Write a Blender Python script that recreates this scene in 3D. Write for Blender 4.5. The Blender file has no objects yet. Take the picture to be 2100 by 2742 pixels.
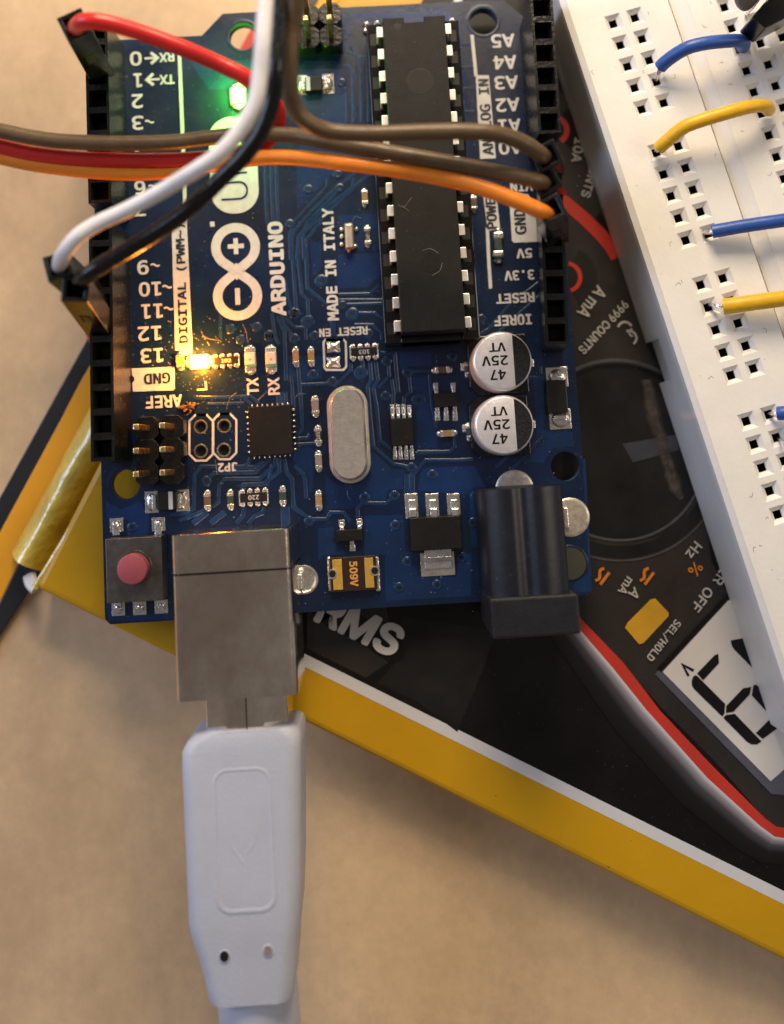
import bpy, bmesh, math, random, os
from mathutils import Vector, Matrix
random.seed(7)
S = bpy.context.scene
S.unit_settings.scale_length = 0.001            # one unit is one millimetre
rad = math.radians
# ------------------------------------------------------------------ camera
PW, PH = 2100.0, 2742.0
F = 2940.2
PCX, PCY = 1050 - 10.25, 1371 - 516.7
CR = Matrix(((0.99822516, 0.05646077, -0.01893985), (-0.05837501, 0.99061746, -0.12356941), (0.01178532, 0.12445571, 0.99215517)))
CAM = Vector((3.63681958, -16.6486656, 122.836053))
cd = bpy.data.cameras.new('camera')
cam = bpy.data.objects.new('camera', cd); S.collection.objects.link(cam)
cd.sensor_fit = 'VERTICAL'; cd.sensor_height = 24.0; cd.sensor_width = 24.0
cd.lens = 24.0 * F / PH
cd.shift_x = (1050 - PCX) / PH
cd.shift_y = -(1371 - PCY) / PH
cam.matrix_world = Matrix.Translation(CAM) @ CR.to_4x4()
cd.clip_start = 1.0; cd.clip_end = 20000
cd.dof.use_dof = True; cd.dof.focus_distance = 117.5
cd.dof.aperture_fstop = (cd.lens * 1e-3) / (2 * 1.5)      # aperture radius of about 1.5 mm
S.camera = cam
# ------------------------------------------------------------------ world and lamps
W = bpy.data.worlds.new('World'); S.world = W; W.use_nodes = True
bg = W.node_tree.nodes['Background']
bg.inputs[0].default_value = (0.86, 0.76, 0.68, 1); bg.inputs[1].default_value = 0.18
def lamp(name, loc, target, size, power, col, sy=None):
    l = bpy.data.lights.new(name, 'AREA'); l.shape = 'RECTANGLE'; l.size = size; l.size_y = sy or size
    l.energy = power; l.color = col
    o = bpy.data.objects.new(name, l); S.collection.objects.link(o)
    o.location = loc
    o.rotation_euler = (Vector(target) - Vector(loc)).to_track_quat('-Z', 'Y').to_euler()
    return o
lamp('window_light', (-440, 130, 270), (0, 10, 0), 230, 1.3e6, (0.60, 0.72, 1.0), 320)
lamp('ceiling_lamp', (15, 150, 122), (0, 15, 0), 80, 4.8e5, (1.0, 0.80, 0.56))
lamp('added_rim_light', (420, 40, 330), (0, 0, 0), 165, 5.0e5, (1.0, 0.88, 0.74))  # added off-frame area light for edge highlights on the USB metal
S.view_settings.view_transform = 'Standard'; S.view_settings.look = 'None'
S.view_settings.exposure = 0.0; S.view_settings.gamma = 1.0
# ------------------------------------------------------------------ pixel -> place on a plane of known height
def un(px, py, z=0.0):
    d = CR @ Vector(((px - PCX) / F, -(py - PCY) / F, -1.0))
    t = (z - CAM.z) / d.z
    return CAM + t * d
def ppm(px, py, z=0.0):
    return 1.0 / (un(px + 1, py, z) - un(px, py, z)).length
class Rg:
    def __init__(s, ox, oy, k=2.1): s.ox, s.oy, s.k = ox, oy, k
    def __call__(s, x, y): return (s.ox + x / s.k, s.oy + y / s.k)
ZA, ZB, ZC = Rg(0, 0), Rg(700, 0), Rg(1300, 0)
ZD, ZE, ZF = Rg(0, 600), Rg(700, 600), Rg(1300, 600)
ZG, ZH, ZI = Rg(0, 1200), Rg(700, 1200), Rg(1300, 1200)
ZR = Rg(1300, 1900); ZU = Rg(0, 1900, 1.68); ZX = Rg(1400, 1300, 2.194); ZY = Rg(750, 560, 5.419)
ZK = Rg(1120, 850, 3.818); ZP = Rg(780, 900, 4.0); ZQ = Rg(440, 1050, 4.667); ZL = Rg(0, 850, 2.438); ZN = Rg(1350, 300, 4.389)
# ------------------------------------------------------------------ materials
def lin(c):
    if isinstance(c, str): c = tuple(int(c[i:i+2], 16) for i in (0, 2, 4))
    return tuple(((v/255)/12.92 if v/255 <= .04045 else ((v/255+.055)/1.055)**2.4) for v in c) + (1,)
def mat(name, col, rough=0.5, metal=0.0, var=0.12, scale=0.6, bump=0.0, bscale=6.0, coat=0.0, spec=0.5, specks=0.0, rvar=0.1, emis=None, estr=0, aniso=None, trans=0, stain_or_reflection=None):
    m = bpy.data.materials.new(name); m.use_nodes = True
    nt = m.node_tree; N = nt.nodes; L = nt.links
    b = N['Principled BSDF']; b.inputs['Metallic'].default_value = metal
    b.inputs['Specular IOR Level'].default_value = spec
    b.inputs['Coat Weight'].default_value = coat; b.inputs['Coat Roughness'].default_value = 0.08
    b.inputs['Transmission Weight'].default_value = trans
    tc = N.new('ShaderNodeTexCoord')
    geo = N.new('ShaderNodeNewGeometry')
    co = geo.outputs['Position']
    c = lin(col) if not isinstance(col, tuple) or max(col) > 1.0001 else tuple(col[:3]) + (1,)
    n = N.new('ShaderNodeTexNoise'); n.inputs['Scale'].default_value = scale; n.inputs['Detail'].default_value = 6; n.inputs['Roughness'].default_value = 0.62
    L.new(co, n.inputs['Vector'])
    r = N.new('ShaderNodeValToRGB'); r.color_ramp.elements[0].position = 0.3; r.color_ramp.elements[1].position = 0.7
    r.color_ramp.elements[0].color = tuple(v*(1-var) for v in c[:3]) + (1,)
    r.color_ramp.elements[1].color = tuple(min(1, v*(1+var)) for v in c[:3]) + (1,)
    L.new(n.outputs['Fac'], r.inputs['Fac'])
    out = r.outputs['Color']
    if specks > 0:                                          # dust: small pale grains lying on the surface
        v = N.new('ShaderNodeTexNoise'); v.inputs['Scale'].default_value = 3.3; v.inputs['Detail'].default_value = 2
        L.new(co, v.inputs['Vector'])
        rr = N.new('ShaderNodeValToRGB'); rr.color_ramp.elements[0].position = 0.70; rr.color_ramp.elements[1].position = 0.76
        rr.color_ramp.elements[0].color = (0, 0, 0, 1); rr.color_ramp.elements[1].color = (specks,)*3 + (1,)
        L.new(v.outputs['Fac'], rr.inputs['Fac'])
        mx = N.new('ShaderNodeMixRGB'); mx.inputs[2].default_value = (0.42, 0.40, 0.37, 1)
        L.new(rr.outputs['Color'], mx.inputs[0]); L.new(out, mx.inputs[1]); out = mx.outputs[0]
    if stain_or_reflection:                                               # (colour, scale, threshold, amount): blotchy staining; on the USB metal, painted reflections
        sc, ss, st_, sa = stain_or_reflection
        mpn = N.new('ShaderNodeMapping'); mpn.inputs['Scale'].default_value = (1.0, 0.55, 1.0); L.new(co, mpn.inputs['Vector'])
        v = N.new('ShaderNodeTexNoise'); v.inputs['Scale'].default_value = ss; v.inputs['Detail'].default_value = 9; v.inputs['Roughness'].default_value = 0.68
        L.new(mpn.outputs[0], v.inputs['Vector'])
        rr = N.new('ShaderNodeMapRange'); rr.inputs[1].default_value = st_; rr.inputs[2].default_value = st_ + .22; rr.inputs[4].default_value = sa
        L.new(v.outputs['Fac'], rr.inputs[0]); mx = N.new('ShaderNodeMixRGB'); mx.inputs[2].default_value = tuple(sc) + (1,)
        L.new(rr.outputs[0], mx.inputs[0]); L.new(out, mx.inputs[1]); out = mx.outputs[0]
    L.new(out, b.inputs['Base Color'])
    mr = N.new('ShaderNodeMapRange'); mr.inputs[3].default_value = max(0.02, rough-rvar); mr.inputs[4].default_value = min(1, rough+rvar)
    n2 = N.new('ShaderNodeTexNoise'); n2.inputs['Scale'].default_value = scale*2.3; n2.inputs['Detail'].default_value = 5
    L.new(co, n2.inputs['Vector']); L.new(n2.outputs['Fac'], mr.inputs[0]); L.new(mr.outputs[0], b.inputs['Roughness'])
    if bump > 0:
        n3 = N.new('ShaderNodeTexNoise'); n3.inputs['Scale'].default_value = bscale; n3.inputs['Detail'].default_value = 4
        L.new(co, n3.inputs['Vector'])
        bp = N.new('ShaderNodeBump'); bp.inputs['Strength'].default_value = 1.0; bp.inputs['Distance'].default_value = bump
        L.new(n3.outputs['Fac'], bp.inputs['Height']); L.new(bp.outputs[0], b.inputs['Normal'])
    if emis:
        b.inputs['Emission Color'].default_value = lin(emis) if isinstance(emis, str) else tuple(emis)+(1,)
        b.inputs['Emission Strength'].default_value = estr
    return m
M = {}
M['table'] = mat('beige_table_top', (0.68, 0.49, 0.295), 0.6, var=0.07, scale=0.6, bump=0.03, bscale=1.2, rvar=.1, stain_or_reflection=((0.36, 0.245, 0.155), 0.03, 0.43, 0.66))
M['pcb'] = mat('blue_solder_mask', (0.0028, 0.0135, 0.050), 0.30, var=0.4, scale=0.12, bump=0.012, bscale=2.0, specks=0.5, rvar=.12)
M['pour'] = mat('blue_mask_over_copper', (0.0050, 0.027, 0.105), 0.28, var=0.3, scale=0.12, bump=0.012, bscale=1.6, specks=0.55, rvar=.12)
M['trace'] = mat('blue_mask_over_trace', (0.009, 0.036, 0.110), 0.26, var=0.25, scale=0.3)
M['gap'] = mat('dark_blue_mask_gap', (0.0018, 0.008, 0.034), 0.35, var=0.3, scale=0.4, specks=0.3)
M['pcbedge'] = mat('board_edge_laminate', (0.05, 0.09, 0.14), 0.6, var=0.3, scale=1)
M['silk'] = mat('white_silkscreen', (0.60, 0.60, 0.62), 0.6, var=0.12, scale=0.9, bump=0.01, bscale=5)
M['silkdark'] = mat('dark_letter_ink', (0.006, 0.012, 0.035), 0.5, var=0.2)
M['blackpl'] = mat('black_header_plastic', (0.006, 0.006, 0.0065), 0.24, var=0.5, scale=0.7, bump=0.05, bscale=3.0, rvar=.1, specks=0.30)
M['hole'] = mat('black_inside_of_hole', (0.0015, 0.0015, 0.0015), 0.6, var=0.3)
M['chip'] = mat('matt_black_chip_resin', (0.010, 0.0093, 0.009), 0.55, var=0.25, scale=0.5, bump=0.02, bscale=9, specks=0.15, spec=.25)
M['pinm'] = mat('bright_chip_leg', (0.90, 0.87, 0.84), 0.34, 0.6, var=0.12, scale=1.0, bump=0.01)
M['socket'] = mat('glossy_black_socket', (0.005, 0.005, 0.006), 0.16, var=0.4, scale=0.6, bump=0.01, rvar=.08)
M['tin'] = mat('tinned_metal', (0.80, 0.77, 0.74), 0.26, 0.85, var=0.2, scale=1.6, bump=0.05, bscale=3.5)
M['solder'] = mat('solder', (0.74, 0.71, 0.68), 0.22, 0.85, var=0.2, scale=1.4, bump=0.07, bscale=1.6)
M['padm'] = mat('dull_tinned_pad', (0.60, 0.54, 0.46), 0.38, 0.6, var=0.3, scale=1.6, bump=0.03, bscale=2.5)
M['gold'] = mat('gold_plated_pin', (0.86, 0.62, 0.28), 0.28, 1.0, var=0.2, scale=1.2, bump=0.04, bscale=3)
M['usb'] = mat('nickel_shell_painted_reflections', (0.95, 0.83, 0.72), 0.14, 1.0, var=0.12, scale=0.5, bump=0.05, bscale=0.22, rvar=.09, stain_or_reflection=((0.34, 0.225, 0.205), 0.10, 0.40, 0.5), specks=.12)  # brown blotches paint dark room reflections into the metal colour
M['xtal'] = mat('nickel_crystal_can', (0.66, 0.60, 0.55), 0.34, 0.75, var=0.14, scale=1.2, bump=0.03, bscale=4)
M['alu'] = mat('aluminium_capacitor_can', (0.86, 0.83, 0.85), 0.38, 0.55, var=0.10, scale=1.5, bump=0.02, bscale=5)
M['aluink'] = mat('black_ink_on_can', (0.012, 0.012, 0.014), 0.5, var=0.9, scale=3.5, bump=0.08, bscale=6, spec=.25)
M['chipdark'] = mat('worn_chip_dimple', (0.0045, 0.0042, 0.004), 0.45, var=0.3, scale=0.8, spec=.35)
M['ink'] = mat('black_ink', (0.004, 0.004, 0.005), 0.5, var=0.2, spec=.3)
M['capbody'] = mat('tan_ceramic', (0.36, 0.22, 0.09), 0.4, var=0.2, scale=2)
M['capbrown'] = mat('brown_ceramic', (0.14, 0.085, 0.06), 0.4, var=0.2, scale=2)
M['capgrey'] = mat('mauve_ceramic', (0.27, 0.22, 0.22), 0.4, var=0.2, scale=2)
M['resin'] = mat('black_resistor_body', (0.012, 0.011, 0.011), 0.35, var=0.3, scale=2)
M['green'] = mat('green_grey_ceramic', (0.035, 0.055, 0.05), 0.4, var=0.3, scale=2)
M['ledbody'] = mat('white_led_package', (0.62, 0.60, 0.58), 0.4, var=0.1, scale=2)
M['ledgreen'] = mat('green_led_mark', (0.04, 0.35, 0.16), 0.4)
M['yfuse'] = mat('yellow_fuse_plating', (0.72, 0.47, 0.10), 0.35, 0.35, var=0.15, scale=1.5, bump=0.02)
M['brfuse'] = mat('brown_fuse_laminate', (0.028, 0.014, 0.011), 0.45, var=0.2)
M['orink'] = mat('orange_ink', (0.70, 0.36, 0.10), 0.5, var=0.1)
M['switch'] = mat('steel_switch_cover', (0.17, 0.155, 0.14), 0.42, 1.0, var=0.25, scale=0.5, bump=0.02, bscale=3)
M['button'] = mat('dusty_red_button', (0.36, 0.075, 0.095), 0.5, var=0.08, scale=1)
M['jack'] = mat('black_jack_plastic', (0.0060, 0.0070, 0.014), 0.36, var=0.4, scale=0.4, bump=0.012, bscale=1.4, specks=0.15, rvar=.05)
M['jackb'] = mat('black_jack_flange_plastic', (0.0085, 0.0095, 0.014), 0.45, var=0.25, scale=0.5, bump=0.03, bscale=3)
M['blk_ctop'] = mat('led_lit_green', (0.5, 1.0, 0.4), 0.3, emis=(0.07, 1.0, 0.018), estr=14)
M['amb'] = mat('led_lit_amber', (1.0, 0.7, 0.3), 0.3, emis=(1.0, 0.37, 0.03), estr=22)
M['white_w'] = mat('white_wire_insulation', (0.78, 0.78, 0.82), 0.38, var=0.05, scale=0.5, bump=0.02, bscale=1)
M['black_w'] = mat('black_wire_insulation', (0.0025, 0.0025, 0.0035), 0.26, var=0.3, scale=0.5, bump=0.05, bscale=1.4)
M['brown_w'] = mat('brown_wire_insulation', (0.105, 0.066, 0.033), 0.42, var=0.16, scale=0.6, bump=0.05, bscale=1.6)
M['red_w'] = mat('red_wire_insulation', (0.62, 0.022, 0.020), 0.32, var=0.08, scale=0.4, bump=0.02, bscale=1)
M['orange_w'] = mat('orange_wire_insulation', (0.86, 0.25, 0.02), 0.38, var=0.08, scale=0.4, bump=0.03, bscale=1.5)
M['blue_w'] = mat('blue_wire_insulation', (0.022, 0.085, 0.36), 0.40, var=0.1, scale=0.6, bump=0.03, bscale=2)
M['yellow_w'] = mat('yellow_wire_insulation', (0.74, 0.42, 0.012), 0.40, var=0.08, scale=0.6, bump=0.03, bscale=2)
M['dupont'] = mat('black_connector_housing', (0.0055, 0.0055, 0.006), 0.22, var=0.4, scale=0.6, bump=0.02, bscale=2)
M['bb'] = mat('cream_breadboard_plastic', (0.79, 0.775, 0.745), 0.42, var=0.035, scale=0.35, bump=0.02, bscale=2.2, rvar=.06, stain_or_reflection=((0.42, 0.36, 0.27), 1.1, 0.66, 0.45))
M['usbw'] = mat('white_cable_plastic', (0.50, 0.53, 0.63), 0.46, var=0.04, scale=0.25, bump=0.03, bscale=2.5, stain_or_reflection=((0.30, 0.27, 0.24), 2.2, 0.66, 0.5))
M['boxy'] = mat('yellow_printed_card', (0.55, 0.30, 0.0025), 0.36, var=0.05, scale=0.15, bump=0.01, bscale=2)
M['boxw'] = mat('white_printed_stripe', (0.62, 0.62, 0.66), 0.36, var=0.03)
M['boxk'] = mat('black_printed_card', (0.0052, 0.0044, 0.0046), 0.36, var=0.6, scale=0.10, rvar=.05, specks=0.10, spec=.3)
M['boxg'] = mat('dark_grey_printed_panel', (0.025, 0.021, 0.020), 0.38, var=0.35, scale=0.12, bump=0.01, specks=0.12, spec=.35)
M['boxg2'] = mat('charcoal_printed_shape', (0.0105, 0.009, 0.009), 0.38, var=0.5, scale=0.2, spec=.35)
M['boxl'] = mat('light_grey_printed_line', (0.065, 0.062, 0.068), 0.36, var=0.3, scale=0.3)
M['boxbl'] = mat('blue_grey_printed_bar', (0.040, 0.042, 0.056), 0.36, var=0.25, scale=0.3)
M['boxr'] = mat('red_printed_line', (0.50, 0.035, 0.022), 0.36, var=0.12, scale=0.2)
M['lettering'] = mat('pale_printed_letters', (0.46, 0.44, 0.43), 0.4, var=0.12, scale=0.8)
M['orlet'] = mat('orange_printed_letters', (0.58, 0.19, 0.02), 0.4, var=0.12, scale=0.8)
M['ybtn'] = mat('amber_printed_button', (0.56, 0.31, 0.02), 0.36, var=0.12, scale=0.3)
M['lcd'] = mat('pale_printed_screen', (0.64, 0.62, 0.60), 0.36, var=0.05, scale=0.1)
M['lcdb'] = mat('blue_grey_screen_border', (0.085, 0.088, 0.125), 0.36, var=0.2, scale=0.3)
M['card_orange'] = mat('orange_flap_print', (0.78, 0.35, 0.006), 0.45, var=0.08, scale=0.1)
M['card_black'] = mat('black_flap_print', (0.010, 0.010, 0.014), 0.42, var=0.3, scale=0.1)
M['tape'] = mat('glossy_yellow_film', (0.62, 0.49, 0.07), 0.15, var=0.22, scale=0.25, coat=1.0, bump=0.9, bscale=0.30, spec=1.0, rvar=.05)
M['foam'] = mat('grey_component_metal', (0.10, 0.09, 0.085), 0.5, var=0.2)
M['lint'] = mat('pale_lint', (0.45, 0.42, 0.38), 0.8)
M['grime'] = mat('dark_lint', (0.10, 0.085, 0.07), 0.8)
M['crumb'] = mat('rosin_crumb', (0.11, 0.065, 0.03), 0.55, var=0.4, scale=2, bump=0.1)
def halo_mat():
    """printed white glow that fades into black across the strip (flat print, colour stored along the strip)"""
    m = bpy.data.materials.new('printed_glow'); m.use_nodes = True
    nt = m.node_tree; b = nt.nodes['Principled BSDF']; b.inputs['Roughness'].default_value = 0.36; b.inputs['Specular IOR Level'].default_value = 0.3
    a = nt.nodes.new('ShaderNodeAttribute'); a.attribute_name = 'print'
    n = nt.nodes.new('ShaderNodeTexNoise'); n.inputs['Scale'].default_value = 0.5
    g = nt.nodes.new('ShaderNodeNewGeometry'); nt.links.new(g.outputs['Position'], n.inputs['Vector'])
    r = nt.nodes.new('ShaderNodeValToRGB')
    r.color_ramp.elements[0].position = 0.0; r.color_ramp.elements[0].color = (0.0052, 0.0044, 0.0046, 1)
    r.color_ramp.elements[1].position = 1.0; r.color_ramp.elements[1].color = (0.62, 0.60, 0.64, 1)
    for p, v in ((0.35, (0.010, 0.009, 0.012)), (0.62, (0.060, 0.056, 0.068)), (0.84, (0.26, 0.25, 0.29))):
        e = r.color_ramp.elements.new(p); e.color = v + (1,)
    nt.links.new(a.outputs['Fac'], r.inputs['Fac']); nt.links.new(r.outputs['Color'], b.inputs['Base Color'])
    return m
M['halo'] = halo_mat()
def film_mat():
    """patch on the card: beige speckle breaking up at its edges"""
    m = mat('beige_speckle_patch', (0.075, 0.058, 0.045), 0.4, var=0.5, scale=0.8, bump=0.02)
    nt = m.node_tree; b = nt.nodes['Principled BSDF']
    n = nt.nodes.new('ShaderNodeTexNoise'); n.inputs['Scale'].default_value = 0.9; n.inputs['Detail'].default_value = 8
    a = nt.nodes.new('ShaderNodeAttribute'); a.attribute_name = 'print'
    ad = nt.nodes.new('ShaderNodeMath'); ad.operation = 'MULTIPLY_ADD'; ad.inputs[1].default_value = 1.0
    g = nt.nodes.new('ShaderNodeNewGeometry'); nt.links.new(g.outputs['Position'], n.inputs['Vector'])
    r = nt.nodes.new('ShaderNodeMapRange'); r.inputs[1].default_value = 0.62; r.inputs[2].default_value = 1.25
    nt.links.new(a.outputs['Fac'], ad.inputs[0]); nt.links.new(n.outputs['Fac'], ad.inputs[2])
    nt.links.new(ad.outputs[0], r.inputs[0]); nt.links.new(r.outputs[0], b.inputs['Alpha'])
    return m
M['film'] = film_mat()
# ------------------------------------------------------------------ scene graph helpers (all in millimetres, built in world coordinates)
WLOC = {}
def thing(name, loc, label, cat, group=None):
    o = bpy.data.objects.new(name, None); S.collection.objects.link(o); o.empty_display_size = 2
    o.location = loc; WLOC[o] = Vector(loc)
    o['label'] = label; o['category'] = cat
    if group: o['group'] = group
    return o
def link(name, me, loc, parent=None, m=None, label=None, kind=None):
    o = bpy.data.objects.new(name, me); S.collection.objects.link(o)
    loc = Vector(loc)
    if parent is not None:
        o.parent = parent; o.location = loc - WLOC[parent]
    else: o.location = loc
    WLOC[o] = loc
    if label: o['label'] = label
    if kind: o['kind'] = kind
    return o
def obj(name, bm, m, parent=None, smooth=False, label=None, kind=None, bev=0.0, seg=2, origin=None):
    """bm: bmesh in world coordinates; recentred on its own middle"""
    bm.normal_update()
    vs = [v.co for v in bm.verts]
    c = origin if origin is not None else Vector([(min(v[i] for v in vs) + max(v[i] for v in vs)) / 2 for i in range(3)])
    bmesh.ops.translate(bm, verts=bm.verts, vec=-c)
    me = bpy.data.meshes.new(name); bm.to_mesh(me); bm.free()
    for mm in (m if isinstance(m, (list, tuple)) else [m]): me.materials.append(mm)
    if smooth:
        for p in me.polygons: p.use_smooth = True
        if smooth != 'all':
            me.set_sharp_from_angle(angle=rad(38))
    o = link(name, me, c, parent, label=label, kind=kind)
    if bev > 0:
        md = o.modifiers.new('bevel', 'BEVEL'); md.width = bev; md.segments = seg; md.limit_method = 'ANGLE'; md.angle_limit = rad(40)
    return o
def B(): return bmesh.new()
def box(bm, c, s, rz=0.0, mi=0, taper=1.0):
    hx, hy, hz = s[0]/2, s[1]/2, s[2]/2
    R = Matrix.Rotation(rz, 3, 'Z'); vs = []
    for z in (-hz, hz):
        k = taper if z > 0 else 1.0
        for x, y in ((-hx, -hy), (hx, -hy), (hx, hy), (-hx, hy)):
            vs.append(bm.verts.new(R @ Vector((x*k, y*k, 0)) + Vector((c[0], c[1], c[2] + z))))
    for f in ((3, 2, 1, 0), (4, 5, 6, 7), (0, 1, 5, 4), (1, 2, 6, 5), (2, 3, 7, 6), (3, 0, 4, 7)):
        bm.faces.new([vs[i] for i in f]).material_index = mi
    return vs
def prism(bm, pts, z0, z1, mi=0, cap_bottom=True):
    """pts: list of (x, y) counter-clockwise or not"""
    a = sum(pts[i][0]*pts[(i+1) % len(pts)][1] - pts[(i+1) % len(pts)][0]*pts[i][1] for i in range(len(pts)))
    if a < 0: pts = list(reversed(pts))
    lo = [bm.verts.new((p[0], p[1], z0)) for p in pts]; hi = [bm.verts.new((p[0], p[1], z1)) for p in pts]
    bm.faces.new(hi).material_index = mi
    if cap_bottom: bm.faces.new(list(reversed(lo))).material_index = mi
    n = len(pts)
    for i in range(n): bm.faces.new((lo[i], lo[(i+1) % n], hi[(i+1) % n], hi[i])).material_index = mi
def rings(bm, prof, c, n=32, sx=1.0, sy=1.0, cap=True, mi=0, a0=0.0):
    """lathe: prof = [(radius, z)...] from below to the top"""
    loops = []
    for r, z in prof:
        if r <= 1e-6: loops.append([bm.verts.new((c[0], c[1], z))])
        else: loops.append([bm.verts.new((c[0] + r*sx*math.cos(a0 + 2*math.pi*i/n), c[1] + r*sy*math.sin(a0 + 2*math.pi*i/n), z)) for i in range(n)])
    for A_, B_ in zip(loops, loops[1:]):
        for i in range(n):
            j = (i+1) % n
            if len(A_) == 1 and len(B_) == 1: continue
            if len(B_) == 1: f = bm.faces.new((A_[i], A_[j], B_[0]))
            elif len(A_) == 1: f = bm.faces.new((A_[0], B_[j], B_[i]))
            else: f = bm.faces.new((A_[i], A_[j], B_[j], B_[i]))
            f.material_index = mi
    if cap and len(loops[-1]) > 2: bm.faces.new(loops[-1]).material_index = mi
    return loops
def stadium(cx, cy, w, h, r=None, n=10):
    r = r if r is not None else min(w, h)/2; pts = []
    for qx, qy, a in ((1, 1, 0), (-1, 1, 90), (-1, -1, 180), (1, -1, 270)):
        for i in range(n+1):
            t = rad(a + 90*i/n)
            pts.append((cx + qx*(w/2-r) + r*math.cos(t), cy + qy*(h/2-r) + r*math.sin(t)))
    return pts
def stack(bm, layers, mi=0):
    """loft between equal-length outlines [(pts, z), ...]; caps the top"""
    ls = [[bm.verts.new((p[0], p[1], z)) for p in pts] for pts, z in layers]
    n = len(ls[0])
    for A_, B_ in zip(ls, ls[1:]):
        for i in range(n): bm.faces.new((A_[i], A_[(i+1) % n], B_[(i+1) % n], B_[i])).material_index = mi
    bm.faces.new(ls[-1]).material_index = mi
    bm.faces.new(list(reversed(ls[0]))).material_index = mi
def catmull(P, k=8):
    P = [Vector(p) for p in P]
    Q = [P[0]*2 - P[1]] + P + [P[-1]*2 - P[-2]]; out = []
    for i in range(1, len(Q)-2):
        a, b, c, d = Q[i-1:i+3]
        for j in range(k):
            t = j/k
            out.append(0.5*((2*b) + (c-a)*t + (2*a-5*b+4*c-d)*t*t + (3*b-a-3*c+d)*t**3))
    out.append(P[-1]); return out
def tube(bm, P, r, n=14, k=8, cap=True, flat=1.0, wob=0.0, mi=0):
    C = catmull(P, k) if k else [Vector(p) for p in P]
    up = Vector((0, 0, 1)); prev = None; loops = []
    for i, p in enumerate(C):
        t = (C[min(i+1, len(C)-1)] - C[max(i-1, 0)]).normalized()
        if prev is None:
            s = t.cross(up)
            if s.length < .1: s = t.cross(Vector((0, 1, 0)))
            s.normalize()
        else: s = (prev - t*prev.dot(t)).normalized()
        prev = s; u = s.cross(t).normalized()
        rr = r(i/(len(C)-1)) if callable(r) else r
        rr *= 1 + wob*math.sin(i*1.7 + 0.6*math.sin(i*0.9))
        loops.append([bm.verts.new(p + s*math.cos(2*math.pi*j/n)*rr + u*math.sin(2*math.pi*j/n)*rr*flat) for j in range(n)])
    for A_, B_ in zip(loops, loops[1:]):
        for i in range(n): bm.faces.new((A_[i], B_[i], B_[(i+1) % n], A_[(i+1) % n])).material_index = mi
    if cap:
        bm.faces.new(loops[0]).material_index = mi; bm.faces.new(list(reversed(loops[-1]))).material_index = mi
def ribbon(bm, P, w, z, h=0.0, mi=0, bevel=0.0):
    """flat strip of width w along P (x, y), raised h above z"""
    P = [Vector((p[0], p[1])) for p in P]; L_, R_ = [], []
    for i, p in enumerate(P):
        d0 = (p - P[i-1]).normalized() if i else None
        d1 = (P[i+1] - p).normalized() if i < len(P)-1 else None
        d = ((d0 or d1) + (d1 or d0))
        if d.length < 1e-6: d = d1
        d.normalize(); nrm = Vector((-d.y, d.x))
        cs = max(.5, nrm.dot(Vector((-(d1 or d0).y, (d1 or d0).x))))
        L_.append(p + nrm*w/2/cs); R_.append(p - nrm*w/2/cs)
    zt = z + h
    a = [bm.verts.new((p.x, p.y, zt)) for p in L_]; b = [bm.verts.new((p.x, p.y, zt)) for p in R_]
    for i in range(len(P)-1): bm.faces.new((a[i], b[i], b[i+1], a[i+1])).material_index = mi
    if h > 0:
        sl = 1 + 2*bevel/w
        c = [bm.verts.new(((p.x-q.x)*sl/2+(p.x+q.x)/2, (p.y-q.y)*sl/2+(p.y+q.y)/2, z)) for p, q in zip(L_, R_)]
        d = [bm.verts.new(((q.x-p.x)*sl/2+(p.x+q.x)/2, (q.y-p.y)*sl/2+(p.y+q.y)/2, z)) for p, q in zip(L_, R_)]
        for i in range(len(P)-1):
            bm.faces.new((c[i], a[i], a[i+1], c[i+1])).material_index = mi
            bm.faces.new((b[i], d[i], d[i+1], b[i+1])).material_index = mi
def pxy(pts, z=0.0): return [tuple(un(x, y, z)[:2]) for x, y in pts]
def flat(name, pts, z, m, parent, h=0.0, label=None, hole=None):
    bm = B()
    q = pxy(pts, z)
    if h > 0: prism(bm, q, z, z+h)
    else:
        f = bm.faces.new([bm.verts.new((x, y, z)) for x, y in q]); f.normal_update()
        if f.normal.z < 0: bmesh.ops.reverse_faces(bm, faces=[f])
        bmesh.ops.triangulate(bm, faces=bm.faces[:])
    return obj(name, bm, m, parent, label=label)
def plate(name, outer, holes, z0, z1, m, parent, m2=None):
    """filled outline with round holes, cut with a 2D curve"""
    cu = bpy.data.curves.new('c', 'CURVE'); cu.dimensions = '2D'; cu.fill_mode = 'BOTH'; cu.extrude = (z1-z0)/2
    for pts in [outer] + holes:
        sp = cu.splines.new('POLY'); sp.points.add(len(pts)-1); sp.use_cyclic_u = True
        for i, p in enumerate(pts): sp.points[i].co = (p[0], p[1], 0, 1)
    ob = bpy.data.objects.new('c', cu); S.collection.objects.link(ob)
    me = bpy.data.meshes.new_from_object(ob); bpy.data.objects.remove(ob); bpy.data.curves.remove(cu)
    me.name = name; me.materials.clear(); me.materials.append(m)
    if m2:
        me.materials.append(m2)
        for p in me.polygons:
            p.material_index = 0 if abs(p.normal.z) > .5 else 1
    for p in me.polygons: p.use_smooth = False
    return link(name, me, (0, 0, (z0+z1)/2), parent)
def circ(c, r, n=36): return [(c[0] + r*math.cos(2*math.pi*i/n), c[1] + r*math.sin(2*math.pi*i/n)) for i in range(n)]
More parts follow.
